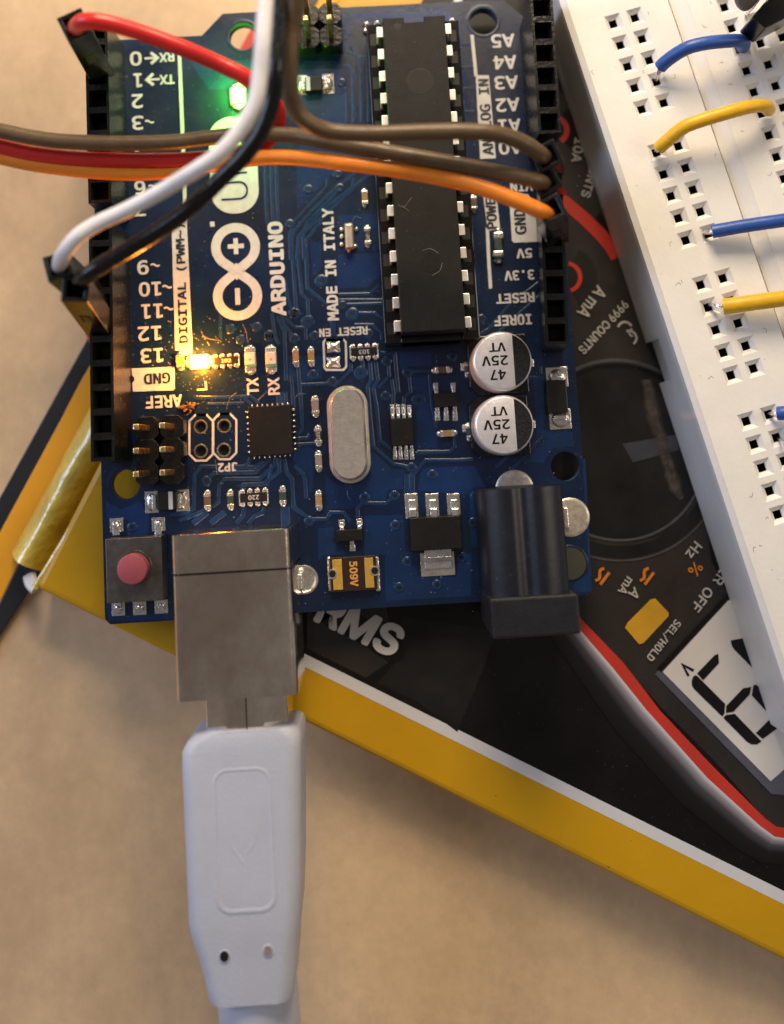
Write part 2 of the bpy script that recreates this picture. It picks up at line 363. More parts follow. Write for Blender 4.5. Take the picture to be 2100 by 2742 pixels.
# lettering: glyph outlines turned into thin real meshes, fitted to the size measured
FONTS = {}
def font(k):
    if k in FONTS: return FONTS[k]
    f = None
    for base in ('LOCAL', 'SYSTEM'):
        p = os.path.join(bpy.utils.resource_path(base) or '', 'datafiles', 'fonts', k)
        if os.path.exists(p):
            try: f = bpy.data.fonts.load(p); break
            except Exception: f = None
    FONTS[k] = f; return f
MONO, SANS = 'DejaVuSansMono.woff2', 'Inter.woff2'
def text(s, px, py, wpx, hpx, rot, z, m, parent, fnt=MONO, bold=0.02, name='printed_text', thick=0.012, italic=0.0, label=None, fat=0.0):
    cu = bpy.data.curves.new('t', 'FONT'); cu.body = s
    f = font(fnt)
    if f: cu.font = f
    cu.offset = bold; cu.shear = italic; cu.resolution_u = 5
    ob = bpy.data.objects.new('t', cu); S.collection.objects.link(ob)
    me = bpy.data.meshes.new_from_object(ob); bpy.data.objects.remove(ob); bpy.data.curves.remove(cu)
    xs = [v.co.x for v in me.vertices]; ys = [v.co.y for v in me.vertices]
    if not xs: return None
    x0, x1, y0, y1 = min(xs), max(xs), min(ys), max(ys)
    k = ppm(px, py, z); W_, H_ = wpx/k, hpx/k
    R = Matrix.Rotation(rad(rot), 3, 'Z')
    for v in me.vertices:
        v.co = R @ Vector(((v.co.x-(x0+x1)/2)/(x1-x0)*W_, (v.co.y-(y0+y1)/2)/(y1-y0)*H_, 0))
    if fat > 0:
        bmx = bmesh.new(); f_ = fat/k
        for i, (dx, dy) in enumerate([(0, 0)] + [(math.cos(rad(a)), math.sin(rad(a))) for a in range(0, 360, 24)]):
            m2 = me.copy(); m2.transform(Matrix.Translation((dx*f_, dy*f_, i*.0012))); bmx.from_mesh(m2); bpy.data.meshes.remove(m2)
        bmx.to_mesh(me); bmx.free()
    me.name = name; me.materials.clear(); me.materials.append(m)
    return link(name, me, un(px, py, z+thick), parent, label=label)
# ================================================================== THE TABLE
ZT = -10.6
bm = B()
for a in range(24):
    for b_ in range(24): pass
bmesh.ops.create_grid(bm, x_segments=8, y_segments=8, size=900)
bmesh.ops.translate(bm, verts=bm.verts, vec=(0, 0, ZT))
tb = obj('table_top', bm, M['table']); tb['kind'] = 'structure'; tb['label'] = 'beige mottled table top under everything'
# ================================================================== THE MULTIMETER BOX
ZBX = -4.0
bx = thing('multimeter_box', un(900, 1200, ZT), 'flat yellow and black printed multimeter box lying under the circuit board', 'box')
def up(x, y): return un(x, y, ZBX)
cBL = up(94, 1574); dirE = (up(2100, 2609) - up(462, 1792)).normalized(); dirN = Vector((-dirE.y, dirE.x, 0))
def bxy(e, n, z=ZBX):
    p = cBL + dirE*e + dirN*n; return Vector((p.x, p.y, z))
LE, LN = 175, 150
bm = B()
pr = [(0.0, ZBX-0.9), (0.9, ZBX)]
prism(bm, [tuple(bxy(*q)[:2]) for q in ((0, 0), (LE, 0), (LE, LN), (0, LN))], ZT+0.02, ZBX)
obj('card_body', bm, M['boxy'], bx, bev=0.7, seg=3)
k1 = 0.03
def pf(name, pts, lvl, m, label=None): return flat(name, pts, ZBX + k1*lvl, m, bx, label=label)
# the printed face: black field, white stripe, grey meter picture
def line2(e0, n0, e1, n1, w): pass
wA, wB = up(1300, 1990), up(2100, 2405); wC, wD = up(1300, 2025), up(2100, 2431)
def nn(p): return (p - cBL).dot(dirN)
def ee(p): return (p - cBL).dot(dirE)
n_top, n_low = nn(wA), nn(wC)
def quad(name, e0, n0, e1, n1, lvl, m):
    bm = B(); z = ZBX + k1*lvl
    bm.faces.new([bm.verts.new(bxy(*q, z)) for q in ((e0, n0), (e1, n0), (e1, n1), (e0, n1))])
    return obj(name, bm, m, bx)
eL = 9.5
quad('printed_stripe', eL, n_low, LE-.5, n_top, 1, M['boxw'])
quad('printed_field', eL, n_top, LE-.5, 87, 1, M['boxk'])
quad('printed_stripe', ee(up(1236, 5))-0.9, 80, ee(up(1236, 5)), 104, 1.5, M['boxw'])
quad('printed_field', ee(up(1236, 5)), 80, LE-.5, 130, 1.4, M['boxk'])
quad('printed_stripe', 36, 81, 37.2, 140, 1.6, M['boxr'])
# grey shapes of the picture
pf('printed_shape', [(822, 1640), (1030, 1600), (1060, 1760), (980, 1815), (822, 1736)], 2, M['boxg'])
pf('printed_shape', [(1075, 1650), (1330, 1690), (1290, 1800), (1225, 1960), (1120, 1880), (1010, 1830), (1070, 1760)], 2, M['boxg2'])
# meter body
pf('printed_panel', [(1430, 250), (1620, 250), (1720, 620), (2110, 1700), (2110, 2235), (2088, 2237), (1919, 2043), (1776, 1900), (1559, 1660), (1400, 1480), (1300, 900)], 2, M['boxg'])
# arcs of the rotary dial
def arc(cx, cy, r, a0, a1, w, lvl, m, n=40, z=ZBX, par=None, name='printed_ring'):
    bm = B(); zz = z + k1*lvl
    c = un(cx, cy, zz); R_ = r/ppm(cx, cy, zz); ww = w/ppm(cx, cy, zz)
    P = [(c.x + R_*math.cos(rad(a0+(a1-a0)*i/n)), c.y + R_*math.sin(rad(a0+(a1-a0)*i/n))) for i in range(n+1)]
    ribbon(bm, P, ww, zz); return obj(name, bm, m, par or bx)
pf('printed_shape', [(1520, 1010), (1600, 985), (1700, 985), (1790, 1010), (1850, 1300), (1830, 1420), (1700, 1450), (1500, 1420)], 3, M['boxg2'])
arc(1655, 1210, 232, 15, 165, 10, 4, M['boxk']); arc(1655, 1210, 246, 15, 165, 9, 4, M['boxl'])
arc(1655, 1210, 214, 190, 330, 26, 4, M['boxg2'])
arc(1655, 1210, 232, 200, 340, 7, 5, M['boxl']); arc(1655, 1210, 262, 200, 330, 30, 4, M['boxg2']); arc(1655, 1210, 285, 200, 330, 5, 5, M['boxl'])
pf('printed_bar', [ZF(770, 1235), ZF(1070, 1185), ZF(1090, 1270), ZI(830, 80)], 5, M['boxbl'])
pf('printed_shape', [(1775, 1010), (1850, 1000), (2000, 1560), (1955, 1600), (1905, 1500), (1880, 1300)], 4, M['boxk'])
def film(pts_l, pts_r, lvl, m, name, vals=(0.1, .75, .1), nacross=6):
    bm = B(); lay = bm.verts.layers.float.new('print'); z = ZBX + k1*lvl; rows = []
    for a, b_ in zip(pts_l, pts_r):
        pa, pb = un(*a, z), un(*b_, z); row = []
        for i in range(nacross+1):
            t = i/nacross; v = bm.verts.new(pa.lerp(pb, t)); row.append(v)
            s = t*(len(vals)-1); j = min(int(s), len(vals)-2); v[lay] = vals[j] + (vals[j+1]-vals[j])*(s-j)
        rows.append(row)
    for r0, r1 in zip(rows, rows[1:]):
        for i in range(nacross):
            f = bm.faces.new((r0[i], r0[i+1], r1[i+1], r1[i]))
    bm.normal_update()
    bmesh.ops.reverse_faces(bm, faces=[f for f in bm.faces if f.normal.z < 0])
    return obj(name, bm, m, bx)
film([ZF(855, 880), ZF(880, 1000), ZF(910, 1150), ZF(940, 1240), ZI(985, 120), ZI(1020, 240), ZI(1080, 300)],
     [ZF(950, 870), ZF(985, 1000), ZF(1005, 1100), ZF(1040, 1200), ZI(1070, 60), ZI(1120, 200), ZI(1120, 280)], 6, M['film'], 'beige_patch', (0.0, .62, .62, 0.0), 9)
film([ZF(640, 200), ZF(650, 260), ZF(660, 330)], [ZF(760, 230), ZF(780, 290), ZF(760, 350)], 6, M['film'], 'beige_patch', (0.0, .3, 0.0), 9)
# red line and its glow
redL = [(1500, 1628), (1557, 1690), (1643, 1790), (1731, 1900), (1895, 2083), (2033, 2209), (2075, 2240), (2115, 2246)]
redR = [(1510, 1600), (1559, 1660), (1671, 1776), (1769, 1904), (1911, 2054), (2050, 2192), (2080, 2214), (2115, 2218)]
def strip(name, A_, B_, lvl, m):
    bm = B(); z = ZBX + k1*lvl
    a = [bm.verts.new(un(*p, z)) for p in A_]; b_ = [bm.verts.new(un(*p, z)) for p in B_]
    for i in range(len(a)-1): bm.faces.new((a[i], b_[i], b_[i+1], a[i+1]))
    bm.normal_update(); bmesh.ops.reverse_faces(bm, faces=[f for f in bm.faces if f.normal.z < 0])
    return obj(name, bm, m, bx)
strip('printed_line', redL, redR, 5, M['boxr'])
off = [(-60, 24), (-68, 36), (-76, 50), (-80, 60), (-74, 66), (-56, 66), (-34, 70), (-5, 70)]
film([(p[0]+o[0], p[1]+o[1]) for p, o in zip(redL, off)], redL, 4, M['halo'], 'printed_glow', (0.0, .25, .6, 1.0), 12)
# upper red lines and rings near the board edge
bm = B(); ribbon(bm, [tuple(up(*q)[:2]) for q in ((1490, 528), (1512, 541), (1560, 582), (1604, 624), (1636, 662), (1652, 690))], 1.55, ZBX + k1*5); obj('printed_line', bm, M['boxr'], bx)
pf('printed_shape', [ZN(1060, 1270), ZN(1130, 1170), ZN(1240, 1350), ZN(1260, 1480)], 4, M['boxk'])
arc(1516, 742, 42, -70, 62, 84, 4, M['boxg2']); arc(1516, 742, 38, -75, 75, 11, 6, M['boxr'])
arc(1488, 345, 30, -60, 60, 70, 4, M['boxk']); arc(1482, 348, 36, -60, 60, 15, 6, M['boxr'])
def btext(s, px, py, w, h, rot, m=None, **k):
    k['bold'] = 0.0; k.setdefault('fat', .7)
    return text(s, px, py, w, h, rot, ZBX + k1*8, m or M['lettering'], bx, fnt=SANS, name='printed_lettering', thick=0, **k)
btext('10A', *ZN(868, 450), 66, 26, 256, bold=0.02)
btext('COUNTS', *ZN(1035, 730), 130, 24, 249, bold=0.015)
btext('A mA', *ZF(600, 440), 92, 33, -132, bold=0.02)
btext('9999 COUNTS', *ZF(665, 580), 180, 23, 45+180-1.5, bold=0.02)
def arcpx(cx, cy, r, a0, a1, w): arc(cx, cy, r, a0, a1, w, 8, M['lettering'], n=14, name='printed_lettering')
arcpx(*ZF(785, 590), 19, 20, 160, 6); arcpx(*ZF(810, 640), 19, -60, 110, 6); arcpx(*ZF(830, 610), 10, 95, 265, 4)
btext('Hz', *ZI(1172, 575), 42, 26, 228, bold=0.02)
btext('%', *ZI(1182, 680), 32, 30, 228, M['orlet'], bold=0.02)
btext('A', *ZI(838, 818), 24, 26, 216, bold=0.02); btext('mA', *ZI(790, 775), 46, 22, 231, bold=0.02)
btext('OFF', *ZI(1220, 850), 68, 26, 228, bold=0.02, fat=.8)
btext('ER', *ZI(1326, 722), 44, 26, 231, bold=0.02, fat=.8)
text('SEL/HOLD', *ZI(1002, 1080), 128, 22, 45+180+2, ZBX + k1*8, M['lettering'], bx, fnt=MONO, name='printed_lettering', thick=0, bold=0, fat=.7)
for gx, gy in ((905, 720), (655, 720)):
    c = up(*ZI(gx, gy)); d = Vector((math.cos(rad(48)), math.sin(rad(48)), 0)); nv = Vector((-d.y, d.x, 0)); zz = ZBX + k1*8
    for off_, wv in ((.36, .22), (-.36, 0)):
        bm = B(); ribbon(bm, [tuple((c + nv*off_ + d*t*.85 + nv*wv*math.sin(t*3.1))[:2]) for t in [i/8-1 for i in range(17)]], .34, zz + .01*off_); obj('printed_symbol', bm, M['orlet'], bx)
bb_ = [ZI(785, 1010), ZI(800, 980), ZI(930, 850), ZI(955, 845), ZI(1030, 925), ZI(1030, 945), ZI(890, 1095), ZI(865, 1103)]
pf('printed_button', bb_, 6, M['ybtn'])
# screen
pf('screen_border', [(1754, 1805), (1950, 1590), (2110, 1590), (2110, 2130), (2066, 2126)], 6, M['lcdb'])
pf('screen_border', [(1760, 1790), (1948, 1590), (1956, 1600), (1770, 1800)], 7, M['boxk'])
pf('printed_screen', [(1775, 1799), (1950, 1608), (2110, 1600), (2110, 2052), (2064, 2092)], 8, M['lcd'])
ZV = Rg(1760, 1720, 2.8)
for pts in ([(300, 232), (432, 96), (458, 86), (464, 155), (345, 284)],
            [(286, 246), (305, 256), (510, 462), (505, 530), (488, 556), (276, 348), (260, 320), (260, 285), (270, 258)],
            [(516, 530), (518, 478), (645, 344), (706, 334), (693, 390), (572, 520)],
            [(722, 320), (745, 318), (900, 480), (900, 590), (805, 502), (710, 398)],
            [(497, 566), (515, 545), (582, 536), (782, 742), (748, 766), (705, 764), (672, 744)],
            [(740, 680), (870, 552), (960, 600), (792, 724)],
            [(552, -14), (640, -30), (800, 80), (900, 290), (860, 330), (705, 182), (580, 55), (560, 25)]):
    pf('printed_digit', [ZV(*p) for p in pts], 10, M['ink'])
bm = B(); ribbon(bm, [tuple(up(*ZV(*q))[:2]) for q in ((230, 248), (186, 164), (268, 208))], .30, ZBX + k1*10); obj('printed_digit', bm, M['ink'], bx)
# big lettering near the bottom edge, on its black backing
pf('printed_backing', [(800, 1600), (900, 1600), (1090, 1730), (1080, 1765), (1045, 1775), (985, 1735), (850, 1660)], 4, M['boxk'])
T0 = text('RMS', 964, 1674, 230, 76, -28, ZBX + k1*8, M['boxw'], bx, fnt=SANS, bold=0.0, name='printed_lettering', thick=0, italic=0.1, fat=5.5)
text('TRUE', 735, 1552, 230, 76, -28, ZBX + k1*8, M['boxw'], bx, fnt=SANS, bold=0.0, name='printed_lettering', thick=0, italic=0.1, fat=5.5)
bm = B()
for q in ((1328, 2130), (1400, 1967), (1413, 2000), (1690, 2251), (1630, 2321), (862, 1782), (2000, 2279), (1900, 2210), (1560, 1950), (1240, 1840)):
    p = up(*q); bmesh.ops.create_icosphere(bm, subdivisions=1, radius=random.uniform(.05, .13), matrix=Matrix.Translation(p) @ Matrix.Diagonal((1.3, .8, .4, 1)))
obj('dust_and_lint', bm, M['grime'], bx, kind='stuff')
# end flap folded down beside the box: black, orange, black bands
def zflap(x, y, z): return un(x, y, z)
bm = B()
def bandfaces(name, A_, B_, m, z):
    bm = B()
    a = [bm.verts.new(un(*p, z)) for p in A_]; b_ = [bm.verts.new(un(*p, z)) for p in B_]
    for i in range(len(a)-1): bm.faces.new((a[i], b_[i], b_[i+1], a[i+1]))
    bm.normal_update(); bmesh.ops.reverse_faces(bm, faces=[f for f in bm.faces if f.normal.z < 0])
    ret = bmesh.ops.extrude_face_region(bm, geom=bm.faces[:]); 
    bmesh.ops.translate(bm, verts=[v for v in ret['geom'] if isinstance(v, bmesh.types.BMVert)], vec=(0, 0, -0.5))
    bm.normal_update(); bmesh.ops.recalc_face_normals(bm, faces=bm.faces[:])
    return obj(name, bm, m, bx, bev=0.12)
zf = ZT + 1.0
bandfaces('end_flap', [(-60, 1435), (0, 1330), (156, 1047), (221, 930), (700, 65), (740, -10)], [(-60, 1530), (0, 1424), (164, 1121), (213, 1026), (300, 880), (860, -10)], M['card_black'], zf)
bandfaces('end_flap', [(-60, 1530), (0, 1424), (164, 1121), (213, 1026), (300, 880), (860, -10)], [(-60, 1720), (0, 1613), (51, 1506), (246, 1150), (400, 900), (900, 0)], M['card_orange'], zf+.003)
bandfaces('end_flap', [(-60, 1720), (0, 1613), (51, 1506), (110, 1400)], [(-60, 1790), (0, 1700), (78, 1580), (150, 1470)], M['card_black'], zf+.001)
bandfaces('flap_stripe', [(228, 893), (670, 80), (730, -20)], [(250, 935), (693, 95), (760, -20)], M['boxr'], zf+.03)
# clear yellow film rolled over the edge
def roll(A_, B_, z0, hgt, n=12, name='film_roll', ex=1.0):
    bm = B(); rows = []
    for a, b_ in zip(A_, B_):
        pa, pb = un(*a, z0), un(*b_, z0); row = []
        for i in range(n+1):
            t = i/n; p = pa.lerp(pb, t); p.z += hgt*math.sin(math.pi*t)**ex + 0.12*math.sin(len(rows)*2.1 + t*7); row.append(bm.verts.new(p))
        rows.append(row)
    for r0, r1 in zip(rows, rows[1:]):
        for i in range(n): bm.faces.new((r0[i], r0[i+1], r1[i+1], r1[i]))
    for row in (rows[0], rows[-1]): bm.faces.new(row)
    bmesh.ops.recalc_face_normals(bm, faces=bm.faces[:])
    if bm.faces[0].normal.z < 0: bmesh.ops.reverse_faces(bm, faces=bm.faces[:])
    return obj(name, bm, M['tape'], bx, smooth=True)
roll([(33, 1478), (75, 1405), (125, 1310), (180, 1205), (246, 1085), (320, 960)], [(122, 1532), (160, 1455), (200, 1385), (235, 1320), (285, 1235), (370, 1110)], -9.0, 3.0)
bm = B(); tube(bm, [un(94, 1574, ZBX-0.7), un(126, 1524, ZBX-0.55), un(180, 1435, ZBX-0.5), un(232, 1345, ZBX-.5), un(275, 1275, ZBX-.5), un(350, 1145, ZBX-.5)], 0.42, n=12)
obj('folded_edge', bm, M['tape'], bx, smooth=True)
bm = B(); tube(bm, [un(78, 1540, -8), un(84, 1560, -7.5), un(98, 1576, -7)], 0.8, n=8, flat=.5)
obj('torn_corner', bm, M['boxw'], bx, smooth=True)
# ================================================================== THE CIRCUIT BOARD
PB = thing('circuit_board', (0, 0, -1.6), 'dark blue microcontroller board with white lettering lying on the printed box', 'circuit board')
def wp(x, y): return (26.67 - y, x - 33.0)
outl = [wp(*q) for q in ((0.6, 0), (64.5, 0), (66.04, 1.2), (66.04, 2.54), (68.58, 5.08), (68.58, 37.846), (66.04, 40.386), (66.04, 51.8), (64.5, 53.34), (0.6, 53.34), (0, 52.8), (0, 0.6))]
hc = [un(336, 1297, 0), un(*ZF(450, 1362), 0), un(1295, 57, 0), un(*ZA(1368, 203), 0)]
jp = [un(*ZD(*q), 0) for q in ((1129, 1140), (1262, 1135), (1130, 1276), (1260, 1271))]
u_hole = un(*ZH(240, 740), 0); jk = [un(*ZH(1425, 232), 0), un(*ZI(478, 388), 0), un(*ZI(478, 648), 0)]
holes = [circ(hc[0], 1.62), circ(hc[1], 1.62), circ(hc[2], 1.62), circ(hc[3], 1.62)] + [circ(j, .52, 20) for j in jp]
board = plate('board', outl, holes, -1.6, 0.0, M['pcb'], PB, M['pcbedge'])
# solder joints under the board carry it
bm = B()
for px_, py_ in [(hc[0].x+3, -20), (22, -20), (22, 20), (-22, 20), (0, -30), (5, 25)] : rings(bm, [(.9, -1.59), (.7, -2.6), (.3, ZBX+.2), (0, ZBX+.18)], (px_, py_), 10, cap=False)
obj('solder_joint', bm, M['solder'], PB, kind='stuff')
L0, L1, L2, L3, L4 = 0.012, 0.03, 0.055, 0.075, 0.10
# copper pour areas, slightly proud of the bare laminate
NP = [0]
def pour(pts):
    NP[0] += 1; bm = B(); prism(bm, pxy(pts, 0), 0.001, L0 - .008 + NP[0]*.0004, cap_bottom=False); obj('copper_pour', bm, M['pour'], board, bev=0)
pours = [
 [(600, 50), (1180, 22), (1210, 40), (1190, 90), (1000, 90), (990, 60), (940, 62), (935, 150), (800, 150), (790, 60)],
 [(800, 168), (918, 168), (930, 400), (905, 445), (800, 560), (800, 330)],
 [(795, 425), (895, 425), (885, 470), (795, 560)],
 [(500, 150), (600, 160), (700, 160), (700, 230), (560, 240)],
 [(1230, 60), (1250, 200), (1262, 420), (1270, 640), (1290, 790), (1262, 800), (1205, 60)],
 [ZY(430, 480), ZY(600, 480), ZY(600, 850), ZY(480, 1000)],
 [ZY(850, 650), ZY(1430, 640), ZY(1440, 980), ZY(1260, 1140), ZY(850, 1150), ZY(820, 1000)],
 [ZY(850, 100), ZY(1400, 60), ZY(1420, 600), ZY(850, 620)],
 [ZP(1160, 170), ZP(1500, 170), ZP(1500, 310), ZP(1260, 320), ZP(1190, 400), ZP(1160, 300)],
 [ZP(1290, 440), ZP(1470, 430), ZP(1490, 760), ZP(1560, 1100), ZP(1560, 1200), ZP(1350, 1200), ZP(1340, 800), ZP(1440, 700), ZP(1400, 600), ZP(1290, 580)],
 [ZP(860, 1230), ZP(1080, 1420), ZP(1220, 1430), ZP(1210, 1640), ZP(1040, 1640), ZP(1000, 1780), ZP(720, 1790), ZP(690, 1850), ZP(420, 1850), ZP(370, 1900), ZP(370, 1500), ZP(520, 1600), ZP(700, 1590), ZP(840, 1500)],
 [ZH(320, 450), ZH(410, 445), ZH(400, 530), ZH(460, 560), ZH(470, 600), ZH(350, 600), ZH(320, 640)],
 [ZH(580, 380), ZH(800, 375), ZH(810, 580), ZH(880, 590), ZH(880, 720), ZH(1100, 725), ZH(1110, 600), ZH(1180, 590), ZH(1180, 830), ZH(700, 860), ZH(695, 600), ZH(580, 600)],
 [ZH(900, 110), ZH(1200, 100), ZH(1260, 215), ZH(1240, 560), ZH(1180, 560), ZH(1170, 260), ZH(880, 240)],
 [ZG(590, 120), ZG(600, 300), ZG(680, 345), ZG(790, 300), ZG(840, 380), ZG(830, 500), ZG(720, 500), ZG(720, 400), ZG(600, 400)],
 [ZG(600, 870), ZG(630, 870), ZG(630, 950), ZG(950, 930), ZG(950, 960), ZG(610, 975)],
 [ZF(270, 850), ZF(330, 850), ZF(330, 1160), ZF(490, 1170), ZF(500, 1250), ZF(380, 1260), ZF(330, 1340), ZF(150, 1340), ZF(290, 1200)],
 [ZI(545, 60), ZI(562, 60), ZI(600, 810), ZI(500, 810), ZI(500, 760), ZI(580, 700), ZI(575, 560)],
 [ZE(350, 740), ZE(150, 740), ZE(150, 900), ZE(340, 870)],
 [ZP(20, 1180), ZP(240, 1210), ZP(230, 1640), ZP(170, 1720), ZP(100, 1400), ZP(20, 1330)],
]
for q in pours: pour(q)
# tracks: dark gap with a raised lighter track in it
tr = []
def T(w, *pts): tr.append((w, list(pts)))
for dx in (0, 33, 62): T(.26, ZB(22+dx, 930), ZB(32+dx, 1250), ZY(-60+dx*1.0, 400))
T(.28, (985, 440), (905, 500), ZY(470, 20), ZY(190, 330), ZY(170, 480), ZY(200, 900), ZY(235, 1450))
T(.28, (1000, 460), ZY(620, 20), ZY(270, 400), ZY(265, 700), ZY(320, 1240), ZY(400, 1320), ZY(412, 1560))
T(.28, ZY(660, 100), ZY(390, 440), ZY(375, 560), ZY(400, 1150), ZY(690, 1390))
T(.25, ZY(850, 1240), ZY(1310, 1230), ZY(1440, 1100)); T(.25, ZY(850, 1320), ZY(1500, 1320)); T(.25, ZY(900, 1390), ZY(1490, 1370))
T(.25, ZY(1100, 1510), ZY(1380, 1510), ZY(1500, 1600)); T(.25, ZY(1080, 1680), ZY(1350, 1680), ZY(1470, 1800), ZY(1480, 1900))
T(.5, ZY(765, 1640), ZY(770, 1840)); T(.25, ZY(20, 1500), ZY(60, 1680), ZY(150, 1780), ZY(160, 1900)); T(.25, ZY(80, 1560), ZY(140, 1640), ZY(220, 1720), ZY(370, 1720), ZY(380, 1900))
T(.22, ZB(240, 290), ZB(480, 290), ZB(560, 320), ZB(640, 320)); T(.25, ZB(210, 370), ZB(490, 370), ZB(515, 400), ZB(520, 690)); T(.25, ZB(450, 480), ZB(480, 520), ZB(485, 690))
T(.25, ZB(500, 260), ZB(560, 340), ZB(565, 690)); T(.25, ZB(600, 260), ZB(605, 690)); T(.25, ZB(240, 350), ZB(430, 350))
T(.25, ZB(520, 1000), ZB(515, 1060), ZB(370, 1200), ZB(210, 1330), ZB(200, 1460)); T(.25, ZB(370, 1000), ZB(370, 1050), ZB(180, 1250), ZB(160, 1330), ZB(165, 1460)); T(.25, ZB(445, 1060), ZB(260, 1250), ZB(235, 1330), ZB(240, 1460))
T(.25, ZB(1125, 380), ZB(1200, 378)); T(.25, ZB(1130, 500), ZB(1200, 498)); T(.25, ZB(1135, 630), ZB(1200, 628)); T(.25, ZB(1125, 250), ZB(1180, 250))
T(.25, ZE(1560, 330), ZE(1400, 450), ZE(1280, 590), ZE(1200, 640)); T(.25, ZE(1580, 390), ZE(1300, 640))
# bottom middle area
T(.25, ZP(760, 250), ZP(770, 330)); T(.28, ZP(845, 280), ZP(860, 470), ZP(820, 540), ZP(850, 900), ZP(880, 1180), ZP(1100, 1370), ZP(1260, 1400))
T(.28, ZP(905, 280), ZP(930, 470), ZP(880, 560), ZP(915, 750), ZP(950, 1120), ZP(1100, 1230)); T(.25, ZP(1040, 300), ZP(1050, 430), ZP(930, 560))
T(.28, ZP(960, 180), ZP(1110, 190), ZP(1130, 420), ZP(1150, 600)); T(.25, ZP(1075, 460), ZP(1100, 620), ZP(1090, 730))
T(.25, ZP(1260, 400), ZP(1280, 600), ZP(1210, 660), ZP(1205, 730)); T(.28, ZP(1280, 380), ZP(1540, 370)); T(.25, ZP(1480, 410), ZP(1510, 760), ZP(1550, 990))
T(.3, ZP(75, 320), ZP(90, 520), ZP(110, 760), ZP(120, 1000), ZP(70, 1060)); T(.25, ZP(110, 520), ZP(380, 510), ZP(440, 490)); T(.25, ZP(500, 500), ZP(640, 370), ZP(640, 290))
T(.25, ZP(0, 420), ZP(30, 760)); T(.25, ZP(70, 1100), ZP(180, 1090), ZP(200, 1040)); T(.25, ZP(70, 1160), ZP(250, 1150))
T(.3, ZP(1350, 1240), ZP(1640, 1240)); T(.3, ZP(1300, 1500), ZP(1440, 1330), ZP(1800, 1330), ZP(1950, 1320)); T(.45, ZP(1240, 1480), ZP(1240, 1700)); T(.45, ZP(1295, 1440), ZP(1300, 1700))
T(.3, ZP(1110, 1700), ZP(1020, 1790), ZP(760, 1790), ZP(710, 1850), ZP(720, 1980)); T(.3, ZP(0, 1500), ZP(30, 1830), ZP(200, 1960), ZP(380, 1960), ZP(420, 1890), ZP(560, 1890), ZP(630, 1990))
T(.3, ZP(120, 1450), ZP(150, 1560), ZP(160, 1740)); T(.8, ZH(135, 330), ZH(140, 430)); T(.3, ZP(40, 1380), ZP(130, 1480))
# bottom left area
for i, (a, b_) in enumerate([((1330, 830), (1180, 1000)), ((1400, 860), (1180, 1080)), ((1450, 880), (1180, 1150))]):
    pass
T(.3, ZQ(1330, 830), ZQ(1140, 1000), ZQ(620, 1010), ZQ(540, 1080)); T(.3, ZQ(1390, 830), ZQ(1390, 900), ZQ(1200, 1080), ZQ(760, 1085), ZQ(690, 1160), ZQ(680, 1370), ZQ(600, 1440))
T(.3, ZQ(1440, 830), ZQ(1440, 990), ZQ(1240, 1150), ZQ(990, 1155), ZQ(970, 1200)); T(.3, ZQ(1500, 830), ZQ(1530, 1000), ZQ(1600, 1080), ZQ(1610, 1440), ZQ(1690, 1500))
T(.3, ZQ(1240, 850), ZQ(1120, 940), ZQ(460, 930), ZQ(380, 1040), ZQ(370, 1440), ZQ(310, 1520), ZQ(80, 1530)); T(.3, ZQ(1080, 810), ZQ(1060, 880), ZQ(1010, 930), ZQ(900, 935))
T(.55, ZQ(540, 1500), ZQ(360, 1640)); T(.55, ZQ(760, 1500), ZQ(580, 1640)); T(.35, ZQ(990, 1440), ZQ(990, 1540), ZQ(900, 1640)); T(.35, ZQ(1260, 1440), ZQ(1230, 1510), ZQ(1130, 1550), ZQ(1060, 1640)); T(.8, ZQ(1505, 1440), ZQ(1515, 1640))
T(.25, ZQ(1420, 0), ZQ(1425, 150)); T(.25, ZQ(1470, 0), ZQ(1475, 150)); T(.25, ZQ(1520, 0), ZQ(1525, 150)); T(.25, ZQ(1600, 0), ZQ(1615, 240)); T(.25, ZQ(380, 80), ZQ(1080, 50), ZQ(1190, 140)); T(.25, ZQ(540, 150), ZQ(1000, 140))
T(.25, ZQ(1350, 900), ZQ(1290, 1180)); T(.3, ZE(870, 1290), ZE(1060, 1280), ZE(1090, 1250), ZE(1090, 1190))
T(.35, ZF(60, 1370), ZF(200, 1230)); T(.35, ZF(130, 1400), ZF(330, 1190)); T(.25, ZF(310, 800), ZF(310, 840)); T(.25, ZF(190, 860), ZF(320, 865))
T(.28, ZD(1240, 480), ZD(1240, 660)); T(.28, ZD(1560, 520), ZD(1600, 600), ZD(1610, 880)); T(.28, ZD(1530, 500), ZD(1545, 620), ZD(1570, 680)); T(.25, ZD(1090, 975), ZD(1370, 975), ZD(1420, 1020))
T(.28, ZD(1600, 300), ZD(1620, 420), ZD(1650, 500)); T(.3, ZG(1010, 470-60), ZG(1150, 350)); T(.25, ZG(1090, 140), ZG(1090, 340), ZG(960, 375))
gb, tbm = B(), B()
for w, pts in tr:
    q = pxy(pts, 0)
    ribbon(gb, q, w+.36, L0+.004 + random.random()*.004); ribbon(tbm, q, w, L0+.012 + random.random()*.004, 0.022, bevel=0.05)
obj('track_gap', gb, M['gap'], board, kind='stuff'); obj('copper_track', tbm, M['trace'], board, kind='stuff')
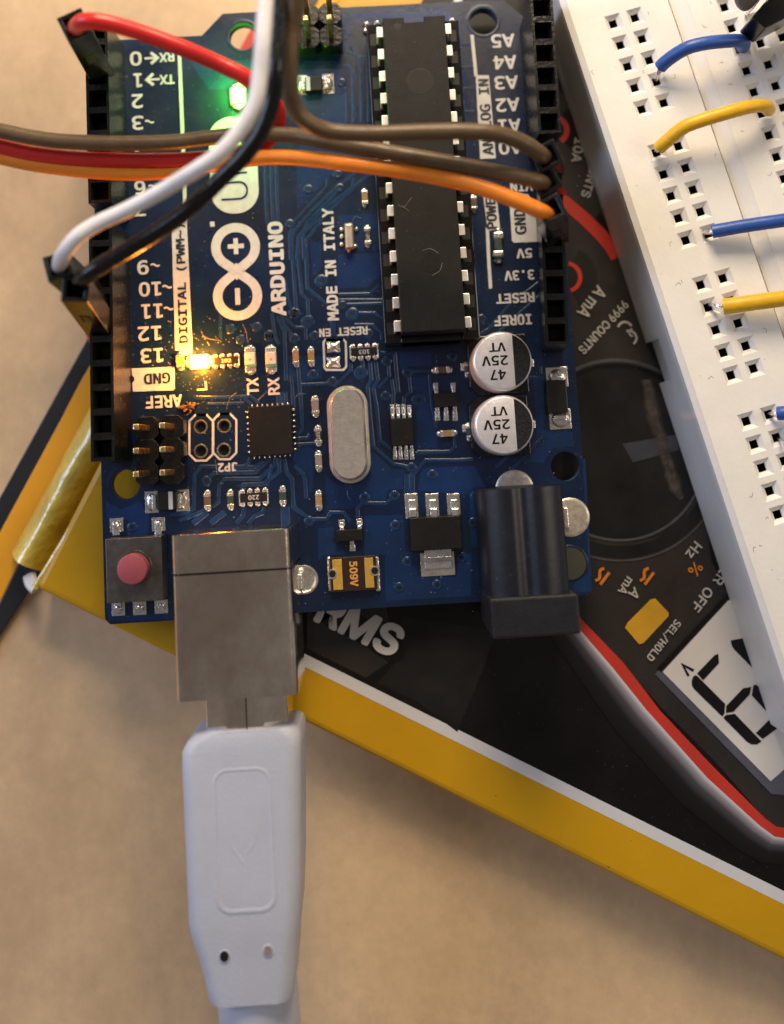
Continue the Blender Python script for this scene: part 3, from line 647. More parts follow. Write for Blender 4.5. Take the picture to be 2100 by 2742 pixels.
# vias
vb = [ZE(*q) for q in ((195, 503), (262, 550), (188, 645), (455, 458), (515, 508), (45, 625), (300, 630), (338, 322), (560, 838), (705, 772), (822, 835), (700, 968), (885, 990), (400, 888), (290, 848), (962, 1410), (845, 1370), (1075, 742), (1240, 535), (605, 618))] + \
     [ZD(*q) for q in ((1445, 580), (1355, 650), (1300, 590), (1515, 635), (1650, 500))] + \
     [ZH(*q) for q in ((582, 278), (750, 268), (755, 435), (822, 640), (775, 785), (990, 770), (1130, 615), (270, 412), (1205, 270), (1190, 420))] + \
     [ZB(*q) for q in ((265, 1065), (430, 980), (442, 1058), (450, 465), (160, 1260))] + [ZG(1160, 185), ZG(745, 445)]
vbm = B(); vb2 = B()
for i, q in enumerate(vb):
    c = un(*q, 0); big = 1.35 if i in (1, 4, 7, 12, 8) else 1.0
    rings(vbm, [(.58*big, L0+.01), (.50*big, L0+.062), (.26, L0+.062), (.22, L0+.05)], c, 18, cap=False)
    rings(vb2, [(.215, L0+.064)], c, 12)
obj('via_ring', vbm, M['trace'], board, smooth=True, kind='stuff'); obj('via_hole', vb2, M['hole'], board, kind='stuff')
# rings round the mounting holes
for i, c in enumerate(hc):
    bm = B(); rings(bm, [(2.05, 0.002), (2.0, L0), (1.72, L0), (1.64, 0.001)], c, 40, cap=False); obj('hole_ring', bm, M['pcb'], board, smooth=True)
# ---------------- silkscreen lettering
def st(s, px, py, w, h, rot, m=None, bold=0.0, z=L2, **k):
    k.setdefault('fat', 0 if bold < 0 else 1.25)
    return text(s, px, py, w, h, rot, z, m or M['silk'], board, bold=min(bold, 0), **k)
def band(pts, name='printed_band'):
    bm = B(); prism(bm, pxy(pts, 0), L1, L2, cap_bottom=False); return obj(name, bm, M['silk'], board)
def sline(pts, wpx, name='printed_line', z=L2, m=None):
    bm = B(); ribbon(bm, pxy(pts, 0), wpx/23.5, z); return obj(name, bm, m or M['silk'], board)
for s, x, y, w in (('O', 364, 157, 29), ('1', 369, 215, 20), ('2', 368, 271, 27), ('3', 369, 329, 28), ('4', 371, 387, 28), ('5', 373, 445, 28), ('6', 375, 503, 27), ('7', 376, 560, 27),
                   ('8', 380, 655, 27), ('9', 383, 716, 28), ('1O', 402, 774, 57), ('11', 407, 833, 55), ('12', 401, 893, 60), ('13', 407, 952, 58)):
    st(s, x, y, w, 37, 180)
for x, y in ((401, 326), (404, 443), (410, 499), (416, 710), (448, 768), (452, 826)):
    c = un(x, y, 0); bm = B(); ribbon(bm, [(c.x + t*.5, c.y - .13*math.sin(t*3.0)) for t in [i/6-1 for i in range(13)]], .2, L2); obj('printed_text', bm, M['silk'], board)
def arrow(x, y, s):
    c = un(x, y, 0); bm = B(); r = .75
    ribbon(bm, [(c.x - s*.75, c.y), (c.x + s*.55, c.y)], .24, L2); ribbon(bm, [(c.x - s*.02, c.y + r*.9), (c.x + s*.75, c.y), (c.x - s*.02, c.y - r*.9)], .34, L2+.004)
    obj('printed_arrow', bm, M['silk'], board)
arrow(405, 156, 1); arrow(411, 213, -1)
st('RX', 447, 153, 38, 24, 180, bold=.02); st('TX', 448, 213, 37, 24, 180, bold=.02)
sline([(481, 146), (487, 300), (493, 450), (497, 590)], 10)
band([(459, 580), (500, 580), (516, 925), (516, 952), (495, 952), (487, 940), (470, 938)])
st('DIGITAL (PWM~)', 488, 758, 322, 26, 90, M['silkdark'], z=L3)
band([ZD(742, 812), ZD(983, 803), ZD(983, 925), ZD(975, 935), ZD(748, 942), ZD(745, 895), ZD(757, 880), ZD(757, 862), ZD(744, 850)])
st('GND', *ZD(885, 868), 69, 28, 180, M['silkdark'], bold=.02, z=L3)
st('AREF', *ZD(922, 998), 95, 31, 180)
c = un(*ZD(1135, 910), 0)
bm = B(); ribbon(bm, [(c.x-.52, c.y-.42), (c.x+.5, c.y-.40), (c.x+.46, c.y+.48)], .2, L2); obj('printed_text', bm, M['silk'], board)
st('TX', *ZD(1422, 912), 44, 29, 90, bold=.02); st('RX', *ZD(1540, 912), 44, 29, 90, bold=.02)
st('ARDUINO', 742, 719, 252, 36, 90, bold=.0, fat=2.6)
st('MADE IN ITALY', 885, 707, 303, 27, 90, bold=.0, fat=1.5)
st('RESET EN', 920, 888, 128, 21, 180, bold=.0, fat=1.0)
st('JP2', *ZQ(793, 937), 49, 22, 180, bold=.03)
# board name pill and infinity sign
pc = un(626, 442, 0); bm = B(); k = ppm(626, 442, 0)
prism(bm, stadium(pc.x, pc.y, 128/k, 266/k, 2.6), L1, L2, cap_bottom=False); obj('printed_band', bm, M['silk'], board)
st('UNO', 625, 438, 200, 73, 90, M['pour'], fnt=SANS, bold=-0.012, z=L3)
ic = un(634, 727, 0); kk = ppm(634, 727, 0); r = 53/kk; hd = 67/kk
bm = B(); al = math.acos(r/hd*0.98); P = []
for i in range(41):                                    # upper loop then lower loop, crossing in the middle
    a = -math.pi/2 + al + (2*math.pi - 2*al)*i/40; P.append((ic.x + r*math.cos(a)*1.0, ic.y + hd + r*math.sin(a)))
for i in range(41):
    a = math.pi/2 + math.pi*2 - al - (2*math.pi - 2*al)*i/40; P.append((ic.x + r*math.cos(a)*-1.0*-1.0, ic.y - hd + r*math.sin(a)))
P.append(P[0])
P2 = P[:41]; P3 = P[41:82]
ribbon(bm, P2, 25/kk, L2); ribbon(bm, P3, 25/kk, L2+.002)
for a, b_ in ((P2[-1], (2*ic.x-P2[-1][0], 2*ic.y-P2[-1][1])), (P2[0], (2*ic.x-P2[0][0], 2*ic.y-P2[0][1]))): ribbon(bm, [a, b_], 25/kk, L2+.001)
prism(bm, [(ic.x-.75, ic.y), (ic.x, ic.y-1.0), (ic.x+.75, ic.y), (ic.x, ic.y+1.0)], L1, L2+.004)
obj('printed_logo', bm, M['silk'], board)
bm = B(); pcx = un(*ZD(1327, 125), 0)
ribbon(bm, [(pcx.x-.92, pcx.y), (pcx.x+.92, pcx.y)], .52, L2); ribbon(bm, [(pcx.x, pcx.y-.92), (pcx.x, pcx.y+.92)], .52, L2+.003)
obj('printed_logo', bm, M['silk'], board); bm = B()
pcx = un(*ZD(1337, 407), 0); ribbon(bm, [(pcx.x, pcx.y-.95), (pcx.x, pcx.y+.95)], .55, L2)
obj('printed_logo', bm, M['silk'], board)
sline([(563, 601), (575, 600)], 14)
# right-hand lettering
band([(1274, 202), (1309, 202), (1328, 424), (1286, 426)]); sline([(1264, 94), (1275, 205)], 9)
st('ANALOG IN', 1301, 313, 209, 27, 90, M['silkdark'], z=L3)
band([(1291, 500), (1327, 500), (1338, 600), (1338, 614), (1306, 618)])
st('POWER', 1315, 559, 108, 26, 90, M['silkdark'], bold=.025, z=L3)
sline([(1305, 610), (1309, 700), (1314, 773)], 9)
band([(1363, 515), (1415, 520), (1432, 560), (1446, 625), (1443, 647), (1376, 650), (1371, 645)])
st('GND', 1393, 593, 68, 29, 90, M['silkdark'], bold=.02, z=L3)
st('VIN', 1397, 500, 58, 24, 180)
for s, x, y, w, h in (('5V', 1404, 678, 40, 24), ('3.3V', 1391, 737, 78, 25), ('RESET', 1380, 798, 101, 25), ('IOREF', 1374, 857, 98, 27),
                      ('A5', 1347, 109, 60, 35), ('A4', 1352, 167, 60, 35), ('A3', 1356, 221, 61, 35), ('A2', 1360, 281, 61, 35), ('A1', 1364, 337, 58, 35), ('AO', 1367, 395, 60, 35)):
    st(s, x, y, w, h, 180)
# outline of the solder jumper and of the four-hole block
def outline(pts, wpx, z=L2):
    q = pts + [pts[0], pts[1]]; sline(q, wpx, z=z)
oct_ = lambda x0, y0, x1, y1, c: [ZD(x0+c, y0), ZD(x1-c, y0), ZD(x1, y0+c), ZD(x1, y1-c), ZD(x1-c, y1), ZD(x0+c, y1), ZD(x0, y1-c), ZD(x0, y0+c)]
outline(oct_(1066, 1072, 1198, 1330, 36), 5.5); outline(oct_(1200, 1066, 1330, 1322, 36), 5.5, L2+.004)
outline([ZE(362, 650), ZE(462, 650), ZE(475, 664), ZE(478, 802), ZE(462, 820), ZE(366, 820), ZE(356, 808), ZE(350, 664)], 5.5)
for c in jp:
    bm = B(); rings(bm, [(.80, L0), (.78, L0+.05), (.71, L0+.07), (.62, L0+.05), (.56, -.3), (.54, -1.5)], c, 28, cap=False); obj('plated_ring', bm, M['gold'], board, smooth=True)
    bm = B(); rings(bm, [(.55, -.5)], c, 16); obj('hole_shadow', bm, M['hole'], board)
# ---------------- components
def pt(z, q): return un(*q, z)
def slab(name, q0, q1, z0, z1, m, parent, bev=0.06, label=None, taper=1.0, rz=0.0):
    """block whose top face spans two pixel corners"""
    a, b_ = un(*q0, z1), un(*q1, z1); bm = B()
    box(bm, ((a.x+b_.x)/2, (a.y+b_.y)/2, (z0+z1)/2), (abs(a.x-b_.x), abs(a.y-b_.y), z1-z0), rz, taper=taper)
    return obj(name, bm, m, parent, bev=bev, label=label)
def blob(name, c, sx, sy, h, parent, m=None, z=L1, tilt=0):
    bm = B(); rings(bm, [(1.0, z), (.96, z+h*.4), (.7, z+h*.85), (.35, z+h), (0, z+h*1.02)], (c[0], c[1]), 14, sx, sy, cap=False, a0=.4)
    for v in bm.verts: v.co.z += 0.12*h*math.sin(v.co.x*5.1 + v.co.y*3.7)
    return obj(name, bm, m or M['solder'], parent, smooth='all')
def pad(c, w, h, parent, z=L1, m=None, t=.07):
    bm = B(); box(bm, (c[0], c[1], z+t/2), (w, h, t)); return obj('solder_pad', bm, m or M['solder'], parent, bev=.03)
def chipcomp(name, q, Lp, Wp, mb, vert=True, hgt=.55, txt=None, label=None, rot=90):
    """two-terminal ceramic part: body, two metal end caps, solder under them"""
    c = un(*q, hgt); k = ppm(*q, hgt); L_, W_ = Lp/k, Wp/k
    e = L_*.22
    def dims(l, w): return (w, l) if vert else (l, w)
    bm = B(); s = dims(L_-2*e, W_*.94); box(bm, (c.x, c.y, hgt/2+.03), (s[0], s[1], hgt-.06))
    o = obj(name, bm, mb, PB, bev=.03, label=label)
    for sg in (-1, 1):
        off = sg*(L_/2 - e/2); p = (c.x, c.y+off) if vert else (c.x+off, c.y)
        bm = B(); s = dims(e, W_); box(bm, (p[0], p[1], hgt/2+.04), (s[0], s[1], hgt)); obj('end_cap', bm, M['tin'], o, bev=.07, seg=3)
        off = sg*(L_/2 + .12); p = (c.x, c.y+off) if vert else (c.x+off, c.y)
        s = dims(.34, W_*.55); blob('solder_fillet', p, s[0]*.8, s[1]*.8, .14, o)
    if txt: text(txt, *q, Lp*.5, Wp*.55, rot, hgt-.02, M['silk'], o, bold=.02, thick=.02)
    return o
cc = chipcomp
cc('ceramic_capacitor', ZE(194, 745), 40, 17, M['capbody']); cc('ceramic_capacitor', ZE(280, 743), 38, 18, M['capbody'])
cc('ceramic_capacitor', ZE(303, 1025), 42, 20, M['capgrey']); cc('ceramic_capacitor', ZE(322, 1334), 40, 19, M['capgrey'])
cc('chip_resistor', ZE(319, 1190), 40, 20, M['resin'], txt='1O5')
cc('ceramic_capacitor', ZE(1018, 820), 39, 18, M['capbrown'], vert=False); cc('ceramic_capacitor', ZE(1047, 1177), 38, 18, M['capbody'], vert=False)
cc('ceramic_capacitor', ZB(582, 1108), 37, 17, M['capbody']); cc('ceramic_capacitor', ZB(1196, 1140), 35, 17, M['capbrown'])
cc('chip_resistor', ZB(598, 1325), 46, 18, M['resin'], txt='1O5')
cc('ceramic_capacitor', ZH(323, 296), 39, 18, M['capbody'])
cc('ceramic_capacitor', ZG(1166, 297), 40, 19, M['capbrown']); cc('ceramic_capacitor', ZG(1295, 292), 38, 18, M['green']); cc('ceramic_capacitor', ZG(1590, 270), 38, 19, M['green'])
cc('ceramic_capacitor', ZE(1157, 815), 28, 14, M['capbrown']); cc('ceramic_capacitor', ZE(1168, 1168), 34, 15, M['green'])
cc('ceramic_capacitor', ZD(1012, 770), 34, 22, M['capbody'])
cc('ceramic_capacitor', (753, 328), 34, 18, M['capbody'])
# resistor networks
def network(q, w, h, txt, rot, vertical=False):
    z1 = .5; c = un(*q, z1); k = ppm(*q, z1); W_, H_ = w/k, h/k
    bm = B(); box(bm, (c.x, c.y, .28), (W_*.92, H_*.66, .42)); o = obj('resistor_network', bm, M['resin'], PB, bev=.04)
    for i in range(4):
        for s in (-1, 1):
            x = c.x + (i-1.5)*W_/4*1.03; ww = W_*.17
            bm = B(); box(bm, (x, c.y + s*H_*.40, .26), (ww, H_*.24, .46)); obj('end_cap', bm, M['tin'], o, bev=.05)
            blob('solder_fillet', (x, c.y + s*(H_*.52+.04)), ww*.4, .12, .12, o)
    for s in (-1, 1):
        bm = B(); box(bm, (c.x + s*W_*.48, c.y, .26), (W_*.04, H_*.95, .44)); obj('end_cap', bm, M['tin'], o, bev=.03)
    text(txt, *q, w*.36, h*.30, rot, .49, M['silk'], o, bold=.01, thick=.02)
network(ZE(578, 718), 77, 38, '1O3', 180); network(ZD(1272, 768), 72, 33, '1O2', 0); network(ZG(1427, 277), 79, 40, '22O', 180)
# LEDs
def led(q, name, lit=None, vert=True, label=None):
    z1 = .7; c = un(*q, z1)
    sz = (1.25, 1.7) if vert else (1.7, 1.25)
    if lit: sz = (1.75, 1.95) if vert else (2.1, 1.6)
    bm = B(); box(bm, (c.x, c.y, .38), (sz[0], sz[1], .62), taper=.94); o = obj(name, bm, lit or M['ledbody'], PB, bev=.08, label=label)
    for s in (-1, 1):
        p = (c.x, c.y + s*1.12) if vert else (c.x + s*1.12, c.y)
        bm = B(); d = (1.2, .62) if vert else (.62, 1.2); box(bm, (p[0], p[1], .2), (d[0], d[1], .34)); obj('terminal', bm, M['tin'], o, bev=.08)
        p2 = (c.x, c.y + s*1.42) if vert else (c.x + s*1.42, c.y)
        blob('solder_fillet', p2, .45, .3, .34, o)
    if not lit:
        bm = B(); box(bm, (c.x, c.y-.62, .71), (1.1, .22, .03)); obj('polarity_mark', bm, M['ledgreen'], o)
        bm = B(); rings(bm, [(.12, .72)], c, 10); obj('die_dot', bm, M['capgrey'], o)
    return o, c
led(ZD(1406, 762), 'indicator_led'); led(ZD(1523, 760), 'indicator_led')
o1, c1 = led(ZA(1338, 535), 'indicator_led', M['blk_ctop'], True, 'green lit power light')
o2, c2 = led(ZD(1118, 772), 'indicator_led', M['amb'], False, 'amber lit light beside the digit 13')
def glow(name, c, col, e, z=1.25):
    l = bpy.data.lights.new(name, 'POINT'); l.energy = e; l.color = col; l.shadow_soft_size = .45
    o = bpy.data.objects.new(name, l); S.collection.objects.link(o); o.location = (c.x, c.y, z); return o
glow('green_led_light', c1, (0.14, 1.0, 0.03), 11000, 1.7); glow('amber_led_light', c2, (1.0, 0.30, 0.015), 12000, 2.4)
# the big dual-row chip in its socket
cx0 = (7.2+13.97)/2; cyt, cyb = 30.85, -3.8
ch = (cyt+cyb)/2; tilt = math.atan2(.4, 34.6)
bm = B()
for sx in (-1, 1): box(bm, (cx0 + sx*4.25, ch, 2.1), (1.9, 36.2, 4.2))
for yy in (ch-17.6, ch, ch+17.6): box(bm, (cx0, yy, 1.9), (6.62, 1.0, 3.78))
box(bm, (cx0, ch-17.2, 2.0), (6.6, 1.8, 3.9))
sock = obj('chip_socket', bm, M['socket'], PB, bev=.12)
bm = B()
for sx in (-1, 1):
    for i in range(14): box(bm, (cx0 + sx*4.35, cyt-.95-i*2.52-.1, 4.205), (1.0, 1.35, .05))
obj('socket_slot', bm, M['hole'], sock, kind='stuff')
bm = B()
N_ = [(-3.38, -17.35), (3.38, -17.35), (3.38, 17.35), (1.1, 17.35), (1.1, 16.75), (-1.1, 16.75), (-1.1, 17.35), (-3.38, 17.35)]
pts = [(cx0+x, ch+y) for x, y in N_]
lo = [(cx0+x*1.03, ch+y*1.006) for x, y in N_]
stack(bm, [(pts, 4.5), (lo, 6.0), (lo, 6.1), (pts, 7.6)])
chip = obj('microcontroller_chip', bm, M['chip'], PB, bev=.07)
for q, r_ in ((ZB(892, 458), 1.5), (ZE(952, 215), 1.15)):
    c = un(*q, 7.6); bm = B(); rings(bm, [(r_, 7.603), (r_*.96, 7.595+.012), (r_*.9, 7.606)], c, 36, cap=True); obj('mould_mark', bm, M['chipdark'], chip, smooth=True)
c = un(*ZB(765, 152), 7.6); bm = B(); rings(bm, [(.42, 7.605), (.30, 7.609)], c, 20); obj('pin_one_dot', bm, M['chipdark'], chip)
bmp = B()       # one leg, then shared by all 28
def legmesh(bm, x, y, s):
    box(bm, (x + s*.33, y, 6.3), (.74, 1.2, .22)); box(bm, (x + s*.62, y, 5.2), (.20, 1.15, 2.3)); box(bm, (x+s*.58, y, 3.9), (.2, .5, .8))
legmesh(bmp, 0, 0, 1)
me = bpy.data.meshes.new('chip_pin'); bmp.to_mesh(me); bmp.free(); me.materials.append(M['pinm'])
for i in range(14):
    for s in (-1, 1):
        o = link('chip_pin', me, (cx0 + s*3.42, cyt-.95-i*2.52-.1, 0), chip)
        if s < 0: o.rotation_euler.z = math.pi
        md = o.modifiers.new('bevel', 'BEVEL'); md.width = .05; md.segments = 2
# pin headers
def header(name, pA, pB, n, label=None, wid=2.44, lean=0.0):
    """female header between the centres of its first and last hole (world x, y)"""
    A_, B_ = Vector(pA), Vector(pB); d = (B_-A_); pitch = d.length/(n-1); d.normalize(); nr = Vector((-d.y, d.x))
    a0 = A_ - d*pitch/2
    bm = B(); z0, z1, h = 0.02, 8.5, .93
    def P(u, v, z): q = a0 + d*u + nr*v; return bm.verts.new((q.x + lean*(1-z/8.5), q.y, z))
    def Q(u0, u1, v0, v1, z, mi=0): bm.faces.new((P(u0, v0, z), P(u1, v0, z), P(u1, v1, z), P(u0, v1, z))).material_index = mi
    w = wid/2; L_ = pitch*n
    for i in range(n):
        u0, u1 = i*pitch, (i+1)*pitch; uc = (u0+u1)/2
        Q(u0, u1, -w, -h, z1); Q(u0, u1, h, w, z1); Q(u0, uc-h, -h, h, z1); Q(uc+h, u1, -h, h, z1)
        ring = ((uc-h, -h), (uc+h, -h), (uc+h, h), (uc-h, h))
        for j in range(4):
            (a, b_), (c_, e_) = ring[j], ring[(j+1) % 4]
            bm.faces.new((P(a, b_, z1), P(c_, e_, z1), P(c_*.7+uc*.3, e_*.7, z1-2.5), P(a*.7+uc*.3, b_*.7, z1-2.5))).material_index = 1
        Q(uc-h*.72, uc+h*.72, -h*.72, h*.72, z1-2.45, 1)
    for (a, b_), (c_, e_) in (((0, -w), (L_, -w)), ((L_, -w), (L_, w)), ((L_, w), (0, w)), ((0, w), (0, -w))):
        bm.faces.new((P(a, b_, z0), P(c_, e_, z0), P(c_, e_, z1), P(a, b_, z1)))
    bmesh.ops.remove_doubles(bm, verts=bm.verts, dist=1e-4); bmesh.ops.recalc_face_normals(bm, faces=bm.faces[:])
    o = obj(name, bm, [M['blackpl'], M['hole']], PB, label=label)
    return o
header('pin_header', (-24.36, -14.21), (-24.02, 8.65), 10); header('pin_header', (-23.96, 13.0), (-23.9, 30.8), 8)
header('pin_header', (23.42, -4.85), (24.10, 12.9), 8, lean=0.8); header('pin_header', (24.38, 17.96), (24.55, 30.77), 6)
def pins(px, base_z, tips, z1, nm='pin_block'):
    bm = B()
    T_ = [un(*t, z1) for t in tips]
    for c in T_: prism(bm, [(c.x+dx*1.27, c.y+dy*1.27) for dx, dy in ((-1, -.55), (-.55, -1), (.55, -1), (1, -.55), (1, .55), (.55, 1), (-.55, 1), (-1, .55))], 0.02, base_z)
    o = obj(nm, bm, M['blackpl'], PB, bev=.06)
    for c in T_:
        bm = B(); box(bm, (c.x, c.y, (base_z+z1)/2-.1), (.62, .62, z1-base_z+.2)); ob = obj('header_pin', bm, M['gold'], o, bev=.1)
pins(0, 2.5, [(364, 1143), (434, 1139), (364, 1207), (435, 1203), (364, 1270), (435, 1266)], 8.0)
pins(0, 2.5, [(754, 51), (818, 48), (882, 45), (750, -12), (815, -15), (879, -18)], 8.0)
# solder drops by the first chip pin
for q in (ZB(590, 135), ZB(590, 170), ZB(650, 130), ZB(1072, 115)): c = un(*q, 0.3); blob('solder_drop', c, .42, .36, .5, PB)
# electrolytic capacitors
def ecap(q, rpx):
    zt = 5.5; c = un(*q, zt); R_ = rpx/ppm(*q, zt); bm = B()
    rings(bm, [(R_*.985, .9), (R_*.985, 1.3), (R_*.95, 1.42), (R_*.985, 1.6), (R_, 1.8), (R_, zt-.55), (R_*.985, zt-.25), (R_*.945, zt-.06), (R_*.90, zt)], c, 56)
    o = obj('electrolytic_capacitor', bm, M['alu'], PB, smooth=True)
    bm = B(); hw = R_*1.02; ch_ = .9
    prism(bm, [(c.x-hw, c.y-hw+ch_), (c.x-hw+ch_, c.y-hw), (c.x+hw, c.y-hw), (c.x+hw, c.y+hw), (c.x-hw+ch_, c.y+hw), (c.x-hw, c.y+hw-ch_)], .03, .9); obj('capacitor_base', bm, M['blackpl'], o, bev=.1)
    for s in (-1, 1):
        bm = B(); box(bm, (c.x + s*(hw+.35), c.y, .16), (.9, .85, .22)); obj('terminal', bm, M['tin'], o, bev=.05)
    bm = B(); a0 = math.acos(.40); P_ = [(c.x + R_*.93*math.cos(-a0 + 2*a0*i/24), c.y + R_*.93*math.sin(-a0 + 2*a0*i/24)) for i in range(25)]
    f = bm.faces.new([bm.verts.new((x, y, zt+.012)) for x, y in P_]); bmesh.ops.triangulate(bm, faces=[f]); obj('polarity_mark', bm, M['aluink'], o)
    for s, dy, w, h, dx in (('VT', -37, 45, 24, -14), ('25V', -1, 70, 27, -21), ('47', 37, 42, 27, -12)):
        text(s, q[0]+dx, q[1]+dy, w, h, 180, zt+.012, M['ink'], o, bold=.018, thick=.004)
    return o
ecap(ZE(1357, 770), 80.5); ecap(ZE(1367, 1130), 80.5)
# crystal can
def crystal():
    q = ZE(492, 1182); c = un(*q, 1.0); k = ppm(*q, 1.0); w, h = 111/k, 262/k; c2_ = un(*ZE(492, 1180), 3.4)
    bm = B(); stack(bm, [(stadium(c.x, c.y, w*.96, h*.985), .05), (stadium(c.x, c.y, w, h), .25), (stadium(c.x, c.y, w, h), .9), (stadium(c.x, c.y, w*.97, h*.99), 1.05),
        (stadium(c.x, c.y, w*.86, h*.94), 1.1), (stadium(c.x, c.y, w*.84, h*.93), 1.3), (stadium(c2_.x*.5+c.x*.5, c.y*.5+c2_.y*.5, w*.82, h*.925), 2.9), (stadium(c.x, c.y, w*.80, h*.915), 3.3), (stadium(c.x, c.y, w*.73, h*.88), 3.5)])
    obj('crystal_can', bm, M['xtal'], PB, smooth=True)
crystal()
q = ZB(492, 1320)
o = slab('ceramic_resonator', ZB(466, 1255), ZB(522, 1395), .05, 1.1, M['capbody'], PB, bev=.1)
slab('metal_lid', ZB(472, 1262), ZB(516, 1390), 1.1, 1.3, M['xtal'], o, bev=.08)
for q in (ZB(452, 1290), ZB(452, 1330), ZB(452, 1375), ZB(535, 1290), ZB(530, 1385), ZB(495, 1408)): blob('solder_fillet', un(*q, .1), .28, .3, .4, o)
# flat no-lead chip beside the USB port
a, b_ = un(*ZD(1392, 1030), .9), un(*ZD(1652, 1292), .9)
qf = slab('usb_interface_chip', ZD(1396, 1030), ZD(1648, 1290), .03, .9, M['chip'], PB, bev=.05)
for i in range(8):
    t = (i+.8)/8.6
    for x, y, w, h in ((a.x+(b_.x-a.x)*t, a.y+.12, .24, .42), (a.x+(b_.x-a.x)*t, b_.y-.12, .24, .42), (a.x-.1, a.y+(b_.y-a.y)*t, .42, .24), (b_.x+.12, a.y+(b_.y-a.y)*t, .46, .24)):
        blob('pin_pad', (x, y), w/2, h/2, .22, qf)
# gull-wing chips
def gull(name, q0, q1, hgt, leads, lw, label=None):
    o = slab(name, q0, q1, .12, hgt, M['chip'], PB, bev=.06, taper=.95)
    a, b_ = un(*q0, hgt*.5), un(*q1, hgt*.5); top, bot = max(a.y, b_.y), min(a.y, b_.y)
    for q, side in leads:
        c = un(*q, .2); e = top if side > 0 else bot
        Lx = abs(c.y - e)
        bm = B(); box(bm, (c.x, e + side*.12, hgt*.55), (lw, .42, .14)); box(bm, (c.x, e + side*.34, hgt*.30), (lw, .13, hgt*.5)); box(bm, (c.x, e + side*(.38 + Lx/2), .15), (lw, max(.4, Lx), .14))
        obj('lead', bm, M['tin'], o, bev=.04)
        bm = B(); box(bm, (c.x, e + side*(.42 + Lx/2+.1), .05), (lw*1.45, Lx+.3, .05)); obj('solder_pad', bm, M['solder'], o, bev=.02)
    return o
gull('regulator_chip', ZE(720, 1092), ZE(862, 1245), 1.0, [(ZE(x, 1050), 1) for x in (737, 768, 800, 832)] + [(ZE(x+15, 1290), -1) for x in (737, 768, 800, 832)], .30)
gull('switch_chip', ZE(968, 950), ZE(1108, 1026), 1.0, [(ZE(982, 925), 1), (ZE(1080, 925), 1), (ZE(990, 1072), -1), (ZE(1040, 1072), -1), (ZE(1090, 1072), -1)], .38)
gull('transistor', ZH(415, 462), ZH(575, 520), .95, [(ZH(453, 438), 1), (ZH(553, 432), 1), (ZH(512, 545), -1)], .42)
vr = gull('voltage_regulator', ZH(828, 392), ZH(1140, 568), 1.6, [], .7)
for x in (845, 962, 1082):
    c = un(*ZH(x, 300), 0); pad(un(*ZH(x, 325), 0), 1.42, 2.7, vr, m=M['silk'] if 0 else M['solder'])
    bm = B(); cc_ = un(*ZH(x+6, 335), .6)
    box(bm, (cc_.x, cc_.y-.55, .95), (.78, .9, .16)); box(bm, (cc_.x, cc_.y-.12, .6), (.78, .16, .8)); box(bm, (cc_.x, cc_.y+.38, .24), (.78, .95, .16)); obj('lead', bm, M['tin'], vr, bev=.06)
a, b_ = un(*ZH(892, 590), .05), un(*ZH(1092, 712), .05)
pad(((a.x+b_.x)/2, (a.y+b_.y)/2), abs(a.x-b_.x), abs(a.y-b_.y), vr)
a, b_ = un(*ZH(915, 570), .6), un(*ZH(1075, 670), .3); bm = B(); cxm = (a.x+b_.x)/2; wd = abs(a.x-b_.x)
box(bm, (cxm, a.y-.35, .85), (wd, 1.0, .16)); box(bm, (cxm, a.y-.9, .5), (wd, .16, .75)); box(bm, (cxm, b_.y+.35, .2), (wd, .8, .16)); obj('heat_tab', bm, M['tin'], vr, bev=.07)
# diodes
def diode(q0, q1, bx0, bx1, stripe, vert=False):
    """pads span q0..q1, black body between bx0..bx1 (same zoom pixels)"""
    a, b_ = un(*q0, .05), un(*q1, .05); c0, c1_ = un(*bx0, 1.1), un(*bx1, 1.1)
    bm = B(); box(bm, ((c0.x+c1_.x)/2, (c0.y+c1_.y)/2, .62), (abs(c0.x-c1_.x), abs(c0.y-c1_.y), 1.0), taper=.95); o = obj('diode', bm, M['resin'], PB, bev=.06)
    W_, H_ = abs(a.x-b_.x), abs(a.y-b_.y); cx, cy = (a.x+b_.x)/2, (a.y+b_.y)/2
    for s in (-1, 1):
        if vert: c, d, t_, td = (cx, cy + s*(H_/2-H_*.16)), (W_, H_*.32), (cx, cy + s*(abs(c0.y-c1_.y)/2+.22)), (W_*.62, .5)
        else: c, d, t_, td = (cx + s*(W_/2-W_*.15), cy), (W_*.3, H_), (cx + s*(abs(c0.x-c1_.x)/2+.22), cy), (.5, H_*.7)
        pad(c, d[0], d[1], o); blob('solder_fillet', c, d[0]*.42, d[1]*.42, .42, o)
        bm = B(); box(bm, (t_[0], t_[1], .45), (td[0], td[1], .5)); obj('terminal', bm, M['tin'], o, bev=.1)
    if stripe is not None:
        p = un(*stripe, 1.12); bm = B(); box(bm, (p.x, (c0.y+c1_.y)/2, 1.125), (.46, abs(c0.y-c1_.y)*.93, .02)); obj('polarity_mark', bm, M['boxw'], o)
    return o
diode(ZG(815, 245), ZG(1068, 352), ZG(880, 245), ZG(1000, 345), ZG(960, 295)); diode(ZB(195, 425), ZB(412, 525), ZB(240, 430), ZB(345, 508), ZB(263, 465))
diode(ZF(338, 808), ZF(485, 1150), ZF(335, 875), ZF(470, 1062), None, True)
mb = slab('fuse_link', ZE(1305, 60), ZE(1362, 190), .1, .9, M['green'], PB, bev=.12)
for y0, y1 in ((45, 80), (150, 178)): slab('end_cap', ZE(1303, y0), ZE(1365, y1), .12, .95, M['tin'], mb, bev=.15)
for y in (38, 205): blob('solder_fillet', un(*ZE(1333, y), .1), .55, .4, .5, mb)
